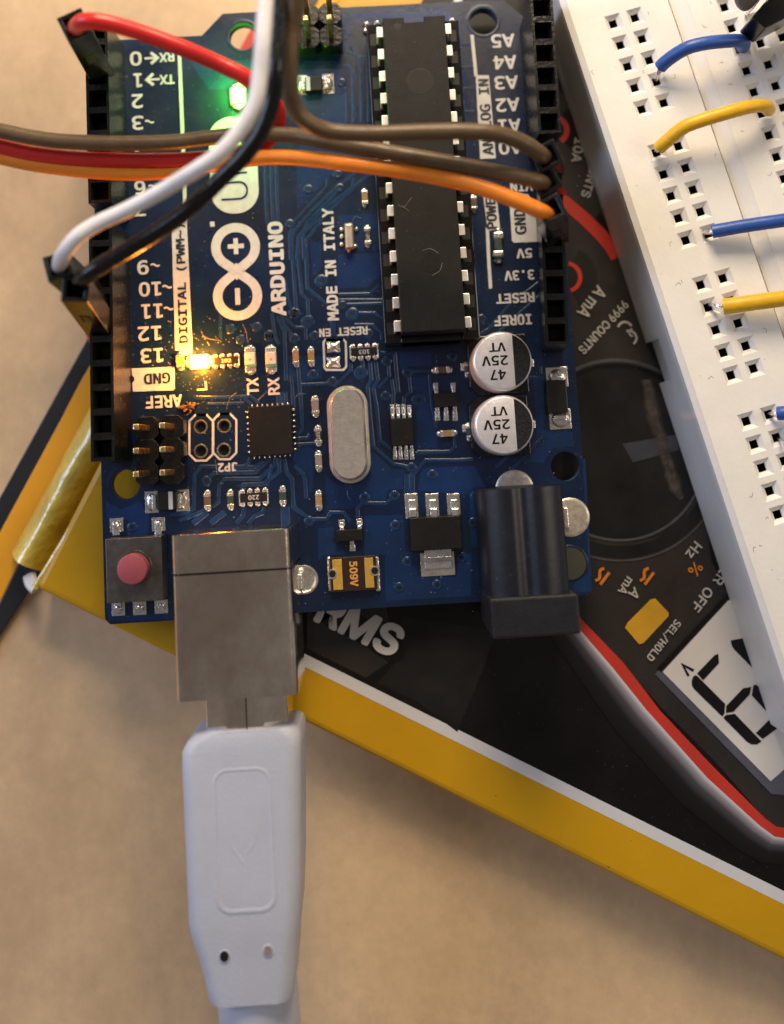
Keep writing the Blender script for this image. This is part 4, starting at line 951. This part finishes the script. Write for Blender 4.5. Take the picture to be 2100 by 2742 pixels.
# polyfuse
pfz = slab('resettable_fuse', ZH(385, 618), ZH(655, 795), .1, .75, M['brfuse'], PB, bev=.05)
for s, (x0, x1) in ((-1, (368, 400)), (1, (636, 672))):
    slab('solder_joint', ZH(x0, 612), ZH(x1, 805), .03, .45, M['solder'], pfz, bev=.15)
for x0, x1 in ((398, 460), (578, 636)): slab('plated_pad', ZH(x0, 628 - (x0 > 500)*10), ZH(x1, 795 - (x0 > 500)*12), .75, .80, M['yfuse'], pfz, bev=.02)
for q in (ZH(400, 708), ZH(638, 690)):
    bm = B(); c = un(*q, .8); rings(bm, [(.56, .80), (.54, .86), (.40, .86), (.36, .80)], c, 24, cap=False); obj('plated_ring', bm, M['tin'], pfz, smooth=True)
    bm = B(); rings(bm, [(.35, .83)], c, 16); obj('ring_hole', bm, M['hole'], pfz)
text('5O9V', *ZH(520, 707), 66, 22, -90, .78, M['orink'], pfz, bold=.03)
# solder jumper pads
for y in (692, 778):
    c = un(*ZE(406, y), 0); bm = B(); w, h = 1.55, 1.28
    n = 8; V = [[bm.verts.new((c.x + (i/n-.5)*w*(1-.10*math.cos((j/n-.5)*math.pi)), c.y + (j/n-.5)*h*(1-.12*math.cos((i/n-.5)*math.pi)), L2 + .34*math.sin(math.pi*i/n)**.6*math.sin(math.pi*j/n)**.6)) for i in range(n+1)] for j in range(n+1)]
    for j in range(n):
        for i in range(n): bm.faces.new((V[j][i], V[j][i+1], V[j+1][i+1], V[j+1][i]))
    obj('solder_pad', bm, M['solder'], board, smooth='all')
# reset button
sw = slab('reset_button', ZG(592, 512), ZG(920, 855), .3, 3.4, M['switch'], PB, bev=.08)
c = un(*ZG(742, 682), 4.7); bm = B(); rings(bm, [(1.62, 3.4), (1.62, 4.5), (1.56, 4.66), (1.45, 4.72)], c, 48); obj('push_cap', bm, M['button'], sw, smooth=True)
bm = B(); rings(bm, [(1.9, 3.41), (1.86, 3.45), (1.70, 3.45)], c, 40, cap=False); obj('collar', bm, M['switch'], sw, smooth=True)
for q in ((657, 432), (893, 428), (667, 903), (787, 898), (908, 890)):
    c = un(*ZG(*q), 0); pad(c, 1.45, 1.5, sw); blob('solder_fillet', c, .5, .55, .45, sw)
    s = -1 if q[1] < 600 else 1
    bm = B(); box(bm, (c.x, c.y + s*.55, .3), (.75, 1.1, .25)); obj('lead', bm, M['tin'], sw, bev=.06)
# USB port: folded metal shell, open towards the cable
xl, xr, yb, yt, zt_ = -17.25, -5.25, -39.4, -23.3, 10.9
bm = B(); t = .35
ysm = un(*ZG(1300, 695), 10.9).y
usb_root = None
def shell(name, y0, y1, parent, dz=0.0, grow=0.0):
    """folded sheet: flat top, rounded bends, two side walls (closed thin profile drawn along y)"""
    x0, x1, z1, r_ = xl-grow, xr+grow, zt_+dz, .85
    def prof(o_, zb):
        P_ = [(x0+o_, zb)]
        P_ += [(x0+r_ - (r_-o_)*math.cos(rad(a)), z1-r_ + (r_-o_)*math.sin(rad(a))) for a in range(0, 91, 9)]
        P_ += [(x1-r_ + (r_-o_)*math.sin(rad(a)), z1-r_ + (r_-o_)*math.cos(rad(a))) for a in range(0, 91, 9)]
        return P_ + [(x1-o_, zb)]
    zb = -.6 if y1 < -33 else .04
    loop = prof(0, zb) + list(reversed(prof(t, zb)))
    bm = B(); ls = []
    for yy, k in ((y0, 1), (y1, 1)): ls.append([bm.verts.new((x, yy, z)) for x, z in loop])
    n = len(loop)
    for i_ in range(n): bm.faces.new((ls[0][i_], ls[0][(i_+1) % n], ls[1][(i_+1) % n], ls[1][i_]))
    h_ = n//2
    for L_ in ls:
        for i_ in range(h_-1): bm.faces.new((L_[i_], L_[i_+1], L_[n-2-i_], L_[n-1-i_]))
    bmesh.ops.recalc_face_normals(bm, faces=bm.faces[:])
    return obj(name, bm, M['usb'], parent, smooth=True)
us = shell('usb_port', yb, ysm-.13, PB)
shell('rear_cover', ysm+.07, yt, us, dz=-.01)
bm = B(); box(bm, ((xl+xr)/2, ysm-.03, zt_-t-.1), (xr-xl-1.2, .7, .1)); obj('seam', bm, M['hole'], us)
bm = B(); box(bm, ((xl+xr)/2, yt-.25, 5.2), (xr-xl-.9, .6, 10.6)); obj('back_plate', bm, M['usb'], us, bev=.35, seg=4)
bm = B(); box(bm, ((xl+xr)/2, (yb+yt)/2+3, 5.2), (xr-xl-.9, 9, 9.8)); obj('inner_block', bm, M['usbw'], us)
for z in (.35,): 
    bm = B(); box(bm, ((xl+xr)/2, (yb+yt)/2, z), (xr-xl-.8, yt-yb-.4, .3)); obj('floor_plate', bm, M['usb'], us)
for s in (-1, 1):
    bm = B(); c = Vector((((xl+xr)/2) + s*6.15, u_hole.y, 0)); rings(bm, [(1.6, L1), (1.55, .12), (1.35, .16), (1.15, .05), (.9, .02)], (u_hole.x if s > 0 else c.x, u_hole.y), 32, cap=True); obj('solder_ring', bm, M['solder'], us, smooth=True)
    bm = B(); box(bm, (xr+.1 if s > 0 else xl-.1, u_hole.y, .9), (.35, 1.6, 1.7)); obj('mounting_tab', bm, M['tin'], us, bev=.08)
# power jack
fz = 11.0
fa, fb = un(*ZI(22, 850), fz), un(*ZI(540, 1045), fz)
jb = B(); x0, x1 = fa.x, fb.x; y1_, y0_ = fa.y, fb.y
prism(jb, [(x0+.1, y0_), (x1, y0_), (x1, y1_), (x0+.1, y1_)], -.9, fz)
jack = obj('power_jack', jb, M['jackb'], PB, bev=.25, seg=3)
ytop = un(*ZH(1400, 228), 9.6).y; bl = un(*ZH(1262, 600), 9.0); br_ = un(*ZI(470, 600), 9.0)
bm = B(); n = 40; rows = []
for yy in (y1_-.02, y1_+.01, ytop-.2, ytop):
    row = []
    for i in range(n+1):
        u_ = i/n; x = bl.x + .0 + (br_.x-bl.x)*u_
        s_ = (u_-.5)*2
        z = 7.6 + 2.6*math.sqrt(max(0, 1-(s_*.96)**2)) - .75*math.exp(-((s_+.02)/.22)**2) + .0
        if i in (0, n): z = 7.6
        row.append(bm.verts.new((x, yy, z)))
    rows.append(row)
for r0, r1 in zip(rows, rows[1:]):
    for i in range(n): bm.faces.new((r0[i], r0[i+1], r1[i+1], r1[i]))
lo = [bm.verts.new((v.co.x, v.co.y, .05)) for v in (rows[-1][0], rows[-1][-1], rows[0][-1], rows[0][0])]
bm.faces.new(list(rows[-1]) + [lo[1], lo[0]]); bm.faces.new([r[0] for r in rows] + [lo[0], lo[3]]); bm.faces.new([r[-1] for r in rows] + [lo[1], lo[2]])
bmesh.ops.recalc_face_normals(bm, faces=bm.faces[:])
obj('jack_barrel', bm, M['jack'], jack, smooth=True)
for i, c in enumerate(jk[:2]):
    bm = B(); rings(bm, [(2.15, L1), (2.08, .10), (1.8, .14), (.95, .20), (.5, .18)], c, 40); obj('solder_joint', bm, M['padm'], PB, smooth=True)
    bm = B(); box(bm, (c.x - (.55 if i else 0), c.y + (0 if i else -.5), .35), (.5 if i else 2.2, 2.2 if i else .6, .5)); obj('jack_lug', bm, M['tin'], PB, bev=.1)
bm = B(); rings(bm, [(2.0, L1), (1.95, L1+.03), (1.75, L1+.03)], jk[2], 36, cap=False); obj('hole_ring', bm, M['gap'], board, smooth=True)
bm = B(); rings(bm, [(1.74, L1+.02)], jk[2], 36); obj('bare_laminate', bm, mat('bare_laminate', (.045, .05, .035), .5), board)
# dust: crumb of rosin and a few hairs of lint lying on the board
cr = un(*ZD(1048, 1032), .3); bm = B()
for i in range(16):
    a = random.random()*6.3; d_ = random.uniform(0, .8); o_ = Vector((cr.x + d_*math.cos(a)*1.1, cr.y + d_*math.sin(a)*.75, .22))
    tube(bm, [o_ + Vector((random.uniform(-.4, .4), random.uniform(-.3, .3), random.uniform(-.12, .25))) for t in range(4)], random.uniform(.06, .13), n=6, k=4)
obj('rosin_crumb', bm, M['crumb'], PB, smooth=True)
bm = B()
hairs = [[ZD(1365, 560), ZD(1385, 610), ZD(1395, 670)], [ZD(1130, 600), ZD(1160, 640), ZD(1240, 655)], [ZQ(910, 0), ZQ(820, 80), ZQ(775, 220)], [ZQ(640, 850), ZQ(660, 1030)], [ZY(1050, 180), ZY(1090, 110), ZY(1180, 130)], [ZP(600, 1650), ZP(610, 1720), ZP(640, 1750)], [ZH(1395, 105), ZH(1405, 135)], [ZE(20, 960), ZE(-20, 990), ZE(30, 940)], [ZP(40, 660), ZP(80, 620), ZP(160, 620)]]
for h_ in hairs: tube(bm, [un(*q, .12 + .2*(i % 2)) for i, q in enumerate(h_)], .014, n=5, k=5)
for i in range(560):
    q = (random.uniform(460, 1560), random.uniform(430, 1640))
    if random.random() < .55: q = (random.gauss(545, 75), random.gauss(970, 75))
    p = un(*q, .09); r_ = random.uniform(.02, .06); bmesh.ops.create_icosphere(bm, subdivisions=1, radius=r_, matrix=Matrix.Translation(p))
for v in bm.verts: pass
obj('dust_and_lint', bm, M['lint'], PB, smooth='all', kind='stuff')
bm = B()
for h_ in ([ZB(770, 1150), ZB(800, 1165), ZB(845, 1110)], [ZB(790, 1155), ZB(830, 1185)], [ZE(905, 150), ZE(950, 138), ZE(1000, 165)], [ZE(960, 290), ZE(1005, 260), ZE(1018, 215)]): tube(bm, [un(*q, 7.68) for q in h_], .011, n=5, k=5)
obj('lint', bm, M['lint'], PB, kind='stuff')
# ================================================================== JUMPER WIRES
def housing(parent, base, top, w=2.5, spin=0.0, open_end=1.0):
    """square connector shell: hollow at the wire end, pin window on one side"""
    base, top = Vector(base), Vector(top); d = (top-base); L_ = d.length; d.normalize()
    s = d.cross(Vector((0, 1, 0))); s.normalize(); u_ = s.cross(d).normalized()
    R_ = Matrix.Rotation(spin, 3, d); s, u_ = R_ @ s, R_ @ u_
    bm = B(); h = w/2; t = .42
    def V(a, b_, z): return bm.verts.new(base + s*a + u_*b_ + d*z)
    O0 = [V(a, b_, 0) for a, b_ in ((-h*.92, -h*.92), (h*.92, -h*.92), (h*.92, h*.92), (-h*.92, h*.92))]
    O0b = [V(a, b_, .35) for a, b_ in ((-h, -h), (h, -h), (h, h), (-h, h))]
    O1 = [V(a, b_, L_) for a, b_ in ((-h, -h), (h, -h), (h, h), (-h, h))]
    I1 = [V(a, b_, L_) for a, b_ in ((-h+t, -h+t), (h-t, -h+t), (h-t, h-t), (-h+t, h-t))]
    I0 = [V(a, b_, L_-3.2) for a, b_ in ((-h+t, -h+t), (h-t, -h+t), (h-t, h-t), (-h+t, h-t))]
    bm.faces.new(list(reversed(O0)))
    for A_, B_ in ((O0, O0b), (O0b, O1), (O1, I1), (I1, I0)):
        for i in range(4): bm.faces.new((A_[i], A_[(i+1) % 4], B_[(i+1) % 4], B_[i]))
    bm.faces.new(I0)
    bmesh.ops.recalc_face_normals(bm, faces=bm.faces[:])
    o = obj('connector_housing', bm, M['dupont'], parent, bev=.07)
    for sg in (1, -1):
        bm = B(); c = base + d*(L_*.55) + u_*h*sg*1.0
        vs = [bm.verts.new(c + s*a + d*b_ + u_*(.012*sg)) for a, b_ in ((-.55, -1.3), (.55, -1.3), (.55, 1.3), (-.55, 1.3))]
        bm.faces.new(vs); obj('latch_window', bm, M['hole'], o)
        bm = B(); vs = [bm.verts.new(c + s*a + d*b_ + u_*(.03*sg)) for a, b_ in ((-.3, -1.2), (.3, -1.2), (.3, .9), (-.3, .9))]; bm.faces.new(vs); obj('latch', bm, M['resin'], o)
    return o
def wire(label, pts, m, r=.72, hs=None, group=None, name='jumper_wire', cat='wire', wob=0.006, flat=1.0, end_pin=True):
    P_ = [un(x, y, z) for x, y, z in pts]
    root = thing(name, P_[-1], label, cat, group)
    bm = B(); tube(bm, P_, r, n=20, k=10, wob=wob, flat=flat); obj('insulation', bm, m, root, smooth='all')
    if hs:
        housing(root, *hs)
    return root
hb = lambda x, y, z: tuple(un(x, y, z))
G1 = None
wire('white wire curving down from the top edge to the left pin header', [(716, -60, 31), (711, 10, 31), (704, 110, 31), (697, 190, 30.5), (684, 272, 30), (645, 345, 29.5), (588, 411, 29), (518, 460, 28), (440, 508, 26), (340, 562, 24.5), (262, 598, 24), (205, 636, 23.8), (168, 685, 22.5), (158, 716, 19.5)], M['white_w'], .73,
     (hb(266, 812, 6.5), hb(155, 712, 20.5), 2.5, .25))
wire('black wire beside the white one, bending down to the left pin header', [(758, -60, 28), (754, 10, 28), (745, 110, 28), (738, 190, 28), (728, 270, 27), (700, 350, 26.3), (655, 415, 25.5), (590, 480, 24.5), (520, 547, 23.8), (450, 602, 23), (381, 646, 22.5), (300, 694, 22.2), (250, 726, 22), (216, 752, 20.5), (206, 772, 17.5)], M['black_w'], .80,
     (hb(272, 875, 6.5), hb(202, 773, 20.5), 2.5, -.1))
wire('upper brown wire dropping from the top edge and turning right to the analog pins', [(799, -60, 29), (792, 10, 28), (782, 80, 27), (776, 150, 26.3), (777, 235, 25), (797, 300, 23.5), (842, 338, 22.6), (900, 354, 22), (1000, 358, 22), (1120, 354, 22), (1240, 352, 22.2), (1330, 358, 22), (1395, 380, 21), (1440, 408, 19.8), (1456, 420, 18.5)], M['brown_w'], .80,
     (hb(1472, 452, 6.5), hb(1464, 418, 19.0), 2.5, .35))
wire('lower brown wire crossing from the left edge to the power pins', [(-60, 340, 16), (0, 350, 16), (80, 367, 16), (160, 378, 16), (260, 383, 16), (360, 384, 16), (470, 380, 16), (570, 368, 16), (680, 358, 16), (780, 362, 16.5), (870, 378, 17.5), (960, 394, 18), (1060, 410, 18.5), (1180, 432, 19), (1300, 455, 19), (1390, 473, 19), (1440, 485, 18.5), (1462, 494, 17)], M['brown_w'], .78,
     (hb(1478, 508, 6.5), hb(1462, 486, 18.2), 2.5, .45))
wire('orange wire crossing from the left edge to the power pins', [(-60, 408, 13.5), (0, 420, 13.5), (80, 437, 13.5), (160, 449, 13.5), (260, 459, 13.5), (360, 463, 13.5), (470, 457, 13.5), (570, 440, 14), (700, 422, 15), (800, 423, 16), (920, 436, 17), (1040, 452, 17.5), (1160, 472, 18.2), (1280, 500, 18.8), (1370, 532, 19), (1440, 562, 18.5), (1468, 577, 16.8)], M['orange_w'], .80,
     (hb(1482, 635, 6.5), hb(1476, 560, 18.4), 2.5, .38))
wire('red wire looping from the left edge up to the corner of the pin header', [(-60, 378, 14.2), (0, 392, 14.2), (80, 410, 14.2), (160, 421, 14.2), (260, 428, 14.2), (380, 431, 14.2), (500, 428, 14.2), (600, 418, 14), (690, 395, 14), (740, 345, 15), (742, 290, 17), (712, 248, 18.5), (675, 218, 19.3), (640, 196, 19.8), (575, 165, 20.3), (480, 125, 21.5), (380, 88, 22.5), (290, 62, 23.6), (235, 56, 23.7), (210, 66, 22.5), (200, 80, 19.5)], M['red_w'], .80,
     (hb(266, 190, 7.0), hb(200, 66, 21.0), 2.6, .42))
# ================================================================== BREADBOARD
ZBB, ZB0 = 6.3, -3.75
O_ = un(1645, 59.5, ZBB); U_ = Vector((0.58435869, -2.49335654, 0)).normalized(); V_ = Vector((-U_.y, U_.x, 0)); PIT = 2.556
BBt = thing('breadboard', O_ + U_*30 + V_*14 + Vector((0, 0, ZB0-ZBB)), 'cream solderless breadboard with square holes lying right of the circuit board', 'breadboard')
def bp(u_, v_, z=ZBB): q = O_ + U_*u_*PIT + V_*v_*PIT; return Vector((q.x, q.y, z))
k0, k1_ = -5.0, 31.0
rail = {k for k in range(-4, 30) if k % 6 != 5}
def hole_grid(bm, cells, u0, u1, v0, v1, zf=lambda u, v: ZBB):
    """top sheet with funnel-shaped square holes; cells = set of (u, v) centres inside the rectangle"""
    cells = {(round(a, 3), round(b_, 3)) for a, b_ in cells}
    us = sorted({u0, u1} | {round(c[0]+d, 3) for c in cells for d in (-.5, .5) if u0 < c[0]+d < u1}); vs = sorted({v0, v1} | {round(c[1]+d, 3) for c in cells for d in (-.5, .5) if v0 < c[1]+d < v1})
    F_ = lambda a, b_, z: bm.verts.new(bp(a, b_, z))
    for ua, ub in zip(us, us[1:]):
        for va, vb_ in zip(vs, vs[1:]):
            cu, cv = (ua+ub)/2, (va+vb_)/2
            hit = [c for c in cells if abs(c[0]-cu) < .01 and abs(c[1]-cv) < .01]
            if not hit: bm.faces.new((F_(ua, va, ZBB), F_(ub, va, ZBB), F_(ub, vb_, ZBB), F_(ua, vb_, ZBB))); continue
            a, h1, h2 = .5, .350, .172
            lv = [(a, ZBB, 0), (h1+.01, ZBB, 0), (h1-.02, ZBB-.06, 0), (h2, ZBB-.52, 0), (h2, ZBB-.75, 0), (h2, ZBB-5, 1)]
            R_ = [[F_(cu+x*q[0], cv+y*q[0], q[1]) for x, y in ((-1, -1), (1, -1), (1, 1), (-1, 1))] for q in lv]
            for i_, (A_, B_) in enumerate(zip(R_, R_[1:])):
                for i in range(4): bm.faces.new((A_[i], A_[(i+1) % 4], B_[(i+1) % 4], B_[i])).material_index = lv[i_+1][2]
            bm.faces.new(R_[-1]).material_index = 1
    bmesh.ops.remove_doubles(bm, verts=bm.verts, dist=1e-4)
def sheet(name, cells, u0, u1, v0, v1, skirt=True, edge_v=(True, True)):
    bm = B(); hole_grid(bm, cells, u0, u1, v0, v1)
    for (a, b_), (c_, d_) in (((u0, v0), (u1, v0)), ((u1, v0), (u1, v1)), ((u1, v1), (u0, v1)), ((u0, v1), (u0, v0))):
        bm.faces.new([bm.verts.new(bp(*q)) for q in ((a, b_, ZB0), (c_, d_, ZB0), (c_, d_, ZBB), (a, b_, ZBB))])
    bmesh.ops.remove_doubles(bm, verts=bm.verts, dist=1e-4)
    bm.normal_update(); bmesh.ops.recalc_face_normals(bm, faces=bm.faces[:])
    return obj(name, bm, [M['bb'], M['hole']], BBt)
sheet('power_rail', {(k, v) for k in rail for v in (0, 1)}, k0, k1_, -1.72, 2.55)
# chamfered long edge of the rail and ridge of the main block: sloping strips
def edge_strip(name, prof, u0, u1):
    bm = B(); A_ = [bm.verts.new(bp(u0, v, z)) for v, z in prof]; B_ = [bm.verts.new(bp(u1, v, z)) for v, z in prof]
    for i in range(len(prof)-1): bm.faces.new((A_[i], B_[i], B_[i+1], A_[i+1]))
    bm.faces.new(A_); bm.faces.new(list(reversed(B_))); bmesh.ops.recalc_face_normals(bm, faces=bm.faces[:])
    return obj(name, bm, M['bb'], BBt)
edge_strip('rail_edge', [(-1.724, ZBB-.02), (-1.95, ZBB-.45), (-1.985, ZBB-1.2), (-2.0, ZB0), (-1.724, ZB0)], k0, 13.6); edge_strip('rail_edge', [(-1.724, ZBB-.02), (-1.95, ZBB-.45), (-1.985, ZBB-1.2), (-2.0, ZB0), (-1.724, ZB0)], 15.5, k1_)
edge_strip('rail_edge', [(-1.724, ZBB-.02), (-1.95, ZBB-.45), (-1.985, ZBB-1.2), (-1.99, 1.6), (-1.724, 1.6)], 13.6, 15.5)
edge_strip('rail_edge', [(2.555, ZBB-.02), (2.60, ZBB-.22), (2.605, ZB0), (2.555, ZB0)], k0, k1_)
OFF = .64
main = {(OFF + k, 4.92 + j*.985) for k in range(-5, 30) for j in range(5)}
main = {(round(OFF+k, 3), round(4.92+j, 3)) for k in range(-5, 30) for j in range(5)}
sheet('terminal_block', main, k0, k1_, 3.35, 10.5)
edge_strip('block_edge', [(3.345, ZBB), (2.92, ZBB-.55), (2.72, ZBB-.75), (2.69, ZB0), (3.345, ZB0)], k0, k1_)
bm = B()
for i in range(150):
    u_, v_ = random.uniform(-1, 30), random.uniform(-1.6, 8)
    if any(abs(u_-a) < .5 for a in range(-1, 31)) and (abs(v_) < .4 or abs(v_-1) < .4 or v_ > 4.4 or 2.4 < v_ < 3.5): continue
    q = bp(u_, v_, ZBB+.01); a = random.random()*6.3; l_ = random.choice((.05, .08, .35, .6))
    tube(bm, [q, q + Vector((math.cos(a)*l_*.5, math.sin(a)*l_*.5+.05, .01)), q + Vector((math.cos(a+.8)*l_, math.sin(a+.8)*l_, 0))], .018, n=5, k=3)
obj('dust_and_lint', bm, M['grime'], BBt, kind='stuff')
# ---------------- short wires on the breadboard
def short(label, pts, m, ends, r=.74, group='short wires bridging the breadboard'):
    P_ = [un(*p) for p in pts]; root = thing('breadboard_wire', P_[0], label, 'wire', group)
    bm = B(); tube(bm, P_, r, n=18, k=8, wob=.008); obj('insulation', bm, m, root, smooth=True)
    for e in ends:
        bm = B()
        for i in range(5):
            dx, dy = .17*math.cos(i*2.4), .17*math.sin(i*2.4); tube(bm, [un(*q) + Vector((dx, dy, 0)) for q in e], .10, n=6, k=4)
        obj('bare_strands', bm, M['tin'], root, smooth=True)
    return root
short('blue wire arching over the groove near the top of the breadboard', [(1768, 180, 7.6), (1782, 166, 8.2), (1815, 142, 9.3), (1850, 125, 10), (1895, 115, 10.2), (1945, 110, 9.9), (1975, 109, 9.4), (1992, 113, 8.2), (1990, 126, 6.6)], M['blue_w'], [[(1771, 177, 7.6), (1764, 195, 7.3), (1758, 212, 6.0), (1757, 216, 4.5)]])
short('yellow wire arching over the groove below the top blue one', [(1764, 397, 7.4), (1786, 378, 8.2), (1830, 342, 9.4), (1880, 322, 10), (1940, 304, 10.3), (1990, 290, 10.3), (2030, 283, 9.9), (2054, 286, 8.8), (2058, 294, 7.3)], M['yellow_w'], [[(1768, 395, 7.2), (1760, 402, 6.6), (1757, 406, 5.0)]])
short('blue wire lying straight from the breadboard rail out of the right edge', [(1907, 620, 7.6), (1930, 616, 7.8), (2000, 604, 8.2), (2070, 594, 8.6), (2140, 584, 8.8)], M['blue_w'], [[(1915, 619, 7.6), (1900, 621, 7.2), (1888, 623, 6.2), (1884, 625, 4.5)]])
short('yellow wire lying straight from the breadboard rail out of the right edge', [(1938, 821, 7.5), (1960, 818, 7.8), (2010, 811, 8.2), (2070, 803, 8.4), (2140, 794, 8.5)], M['yellow_w'], [[(1945, 820, 7.6), (1925, 819, 7.4), (1906, 816, 6.4), (1899, 817, 4.5)]], r=.86)
short('stub of blue wire entering the breadboard at the right edge', [(2082, 1107, 7.5), (2100, 1106, 7.8), (2140, 1102, 8.0)], M['blue_w'], [[(2088, 1107, 7.5), (2076, 1107, 7.2), (2064, 1108, 6.0), (2060, 1109, 4.5)]])
w_ = thing('stripped_wire', un(2100, 1185, 7), 'bare twisted wire end entering a rail hole at the right edge', 'wire')
bm = B()
for i in range(4): tube(bm, [un(2140, 1205, 8.5) + Vector((0, .2*i, 0)), un(2110, 1192+i*2, 8), un(2092, 1180+i, 7), un(2082, 1172, 5)], .11, n=6)
obj('bare_strands', bm, M['tin'], w_, smooth=True)
# black part standing at the top right corner
tc = thing('slide_switch', un(2060, 40, ZBB), 'black component with a silver leg leaning at the top right corner of the breadboard', 'component')
A0, A1 = [ZC(1500, 95), ZC(1590, 0), ZC(1720, -80), ZC(1760, 60), ZC(1578, 160)], 0
bm = B(); prism(bm, pxy([ZC(1500, 95), ZC(1590, -10), ZC(1800, -120), ZC(1830, 30), ZC(1578, 158)], 13), ZBB+2.5, 13); obj('plastic_case', bm, M['dupont'], tc, bev=.15)
bm = B(); tube(bm, [un(*ZC(1540, 95), 8.5), un(*ZC(1505, 115), 8), un(*ZC(1480, 128), 7), un(*ZC(1478, 128), 4.5)], .34, n=8); obj('metal_leg', bm, M['tin'], tc, smooth=True)
tg = thing('probe_tip', un(2000, 0, 14), 'blurred dark grey tip poking in at the top edge left of the black component', 'probe')
bm = B(); tube(bm, [un(2030, -110, 17), un(2010, -50, 15), un(1998, -5, 13.5), un(1994, 24, 12)], lambda t: 2.2*(1-t)**.7+.25, n=16); obj('grey_sleeve', bm, M['foam'], tg, smooth=True)
bm = B(); tube(bm, [un(2060, -60, 15), un(2030, 0, 12), un(2004, 32, 9), un(1998, 38, ZBB)], .18, n=8); obj('metal_leg', bm, M['tin'], tg, smooth=True)
# ================================================================== USB CABLE
UC = thing('usb_cable', un(650, 2300, ZT), 'white cable with a moulded plug pushed into the metal port', 'cable')
zc = 5.3
pl, prr = un(543, 1930, 9.6), un(768, 1925, 9.6)
bm = B(); yT, yB = yb+6.0, un(650, 1990, 9.6).y
w, h = (prr.x-pl.x), 8.0; cxp = (pl.x+prr.x)/2
sec = [(-w/2, -h/2), (w/2, -h/2), (w/2, h/2-1.9), (w/2-2.3, h/2), (-w/2+2.3, h/2), (-w/2, h/2-1.9)]
def loft(bm, secs, cap=True):
    ls = [[bm.verts.new(p) for p in s] for s in secs]; n = len(ls[0])
    for A_, B_ in zip(ls, ls[1:]):
        for i in range(n): bm.faces.new((A_[i], A_[(i+1) % n], B_[(i+1) % n], B_[i]))
    if cap: bm.faces.new(ls[0]); bm.faces.new(list(reversed(ls[-1])))
    bmesh.ops.recalc_face_normals(bm, faces=bm.faces[:])
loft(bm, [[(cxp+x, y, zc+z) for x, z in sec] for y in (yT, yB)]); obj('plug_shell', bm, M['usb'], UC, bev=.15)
bm = B(); box(bm, (cxp+.15, (yb+yB)/2-1, zc+h/2+.008), (.12, 6, .02)); obj('seam', bm, M['hole'], UC)
# overmould
ZM = 10.0
prof = [(1958, 556, 792), (1966, 526, 806), (1985, 508, 810), (2012, 494, 811), (2060, 494, 811), (2200, 500, 812), (2350, 507, 812), (2480, 512, 808), (2520, 520, 803), (2565, 535, 799), (2610, 548, 797), (2650, 556, 794), (2685, 562, 791), (2702, 570, 786)]
secs = []
for i, (y, xl_, xr_) in enumerate(prof):
    a, b_ = un(xl_, y, 7.4), un(xr_, y, 7.4); cx, wx = (a.x+b_.x)/2, (b_.x-a.x); hh = 9.8
    if i == 0: hh = 8.2
    if i == 1: hh = 9.4
    zt2 = ZM - max(0, (y-2450))*.0020; zb2 = zt2 - hh
    S_ = stadium(0, (zt2+zb2)/2, wx, zt2-zb2, 1.5 if i > 1 else 2.0, 5)
    yy = un(650, y, ZM).y
    secs.append([(cx+x, yy, z) for x, z in S_])
bm = B(); loft(bm, secs); om = obj('plug_grip', bm, M['usbw'], UC, smooth=True)
# raised rim of the inset panel with its faint trident
pcn = un(654, 2249, ZM); kx = ppm(654, 2249, ZM); wI, hI = 150/kx, 362/kx
bm = B(); Lp = stadium(pcn.x, pcn.y, wI, hI, 1.3, 6); Lp = [p for i, p in enumerate(Lp) if (Vector(p)-Vector(Lp[i-1])).length > .02]; ribbon(bm, Lp + Lp[:1], .16, ZM-.02, .075, bevel=.2); obj('panel_rim', bm, M['usbw'], om, smooth=True)
NB = [0]
for a_, b_ in (((0, -3.5), (0, 4.2)), ((0, -1.6), (1.2, .2)), ((1.2, .2), (1.2, 1.5)), ((0, -2.4), (-1.2, -.6)), ((-1.2, -.6), (-1.2, .5))):
    bm = B(); ribbon(bm, [(pcn.x+a_[0], pcn.y+a_[1]), (pcn.x+b_[0], pcn.y+b_[1])], .25, ZM-.02, .028, bevel=.12); [setattr(v.co, 'z', v.co.z + .004*NB[0]) for v in bm.verts]; NB[0] += 1; obj('embossed_bar', bm, M['usbw'], om)
for q, r_, mm in ((ZU(1010, 1110), .50, M['hole']), (ZU(1206, 1085), .46, M['capgrey'])):
    c = un(*q, ZM-.2); bm = B(); zz = ZM - max(0, (q[1]-2450))*.0020
    rings(bm, [(r_*1.25, zz-.02), (r_*1.12, zz+.05), (r_*.9, zz+.07)], c, 24, cap=False, sy=1.15); obj('hole_rim', bm, M['usbw'], om, smooth=True)
    bm = B(); rings(bm, [(r_*.92, zz+.065)], c, 20, sy=1.15); obj('moulding_hole', bm, mm, om)
ys_ = un(680, 2703, 8).y; cxs = (un(578, 2720, 7).x + un(790, 2720, 7).x)/2
bm = B(); P_ = [Vector((cxs, ys_+1.5, 4.6)), Vector((cxs+.15, ys_-3, 4.4)), Vector((cxs+.3, ys_-14, 2)), Vector((cxs, ys_-40, -6)), Vector((cxs-5, ys_-90, -8)), Vector((cxs-20, ys_-160, -8))]
tube(bm, P_, lambda t: 4.05 if t < .2 else max(2.3, 4.05-(t-.2)*9), n=28); obj('strain_relief', bm, M['usbw'], UC, smooth=True)
bpy.context.view_layer.update()
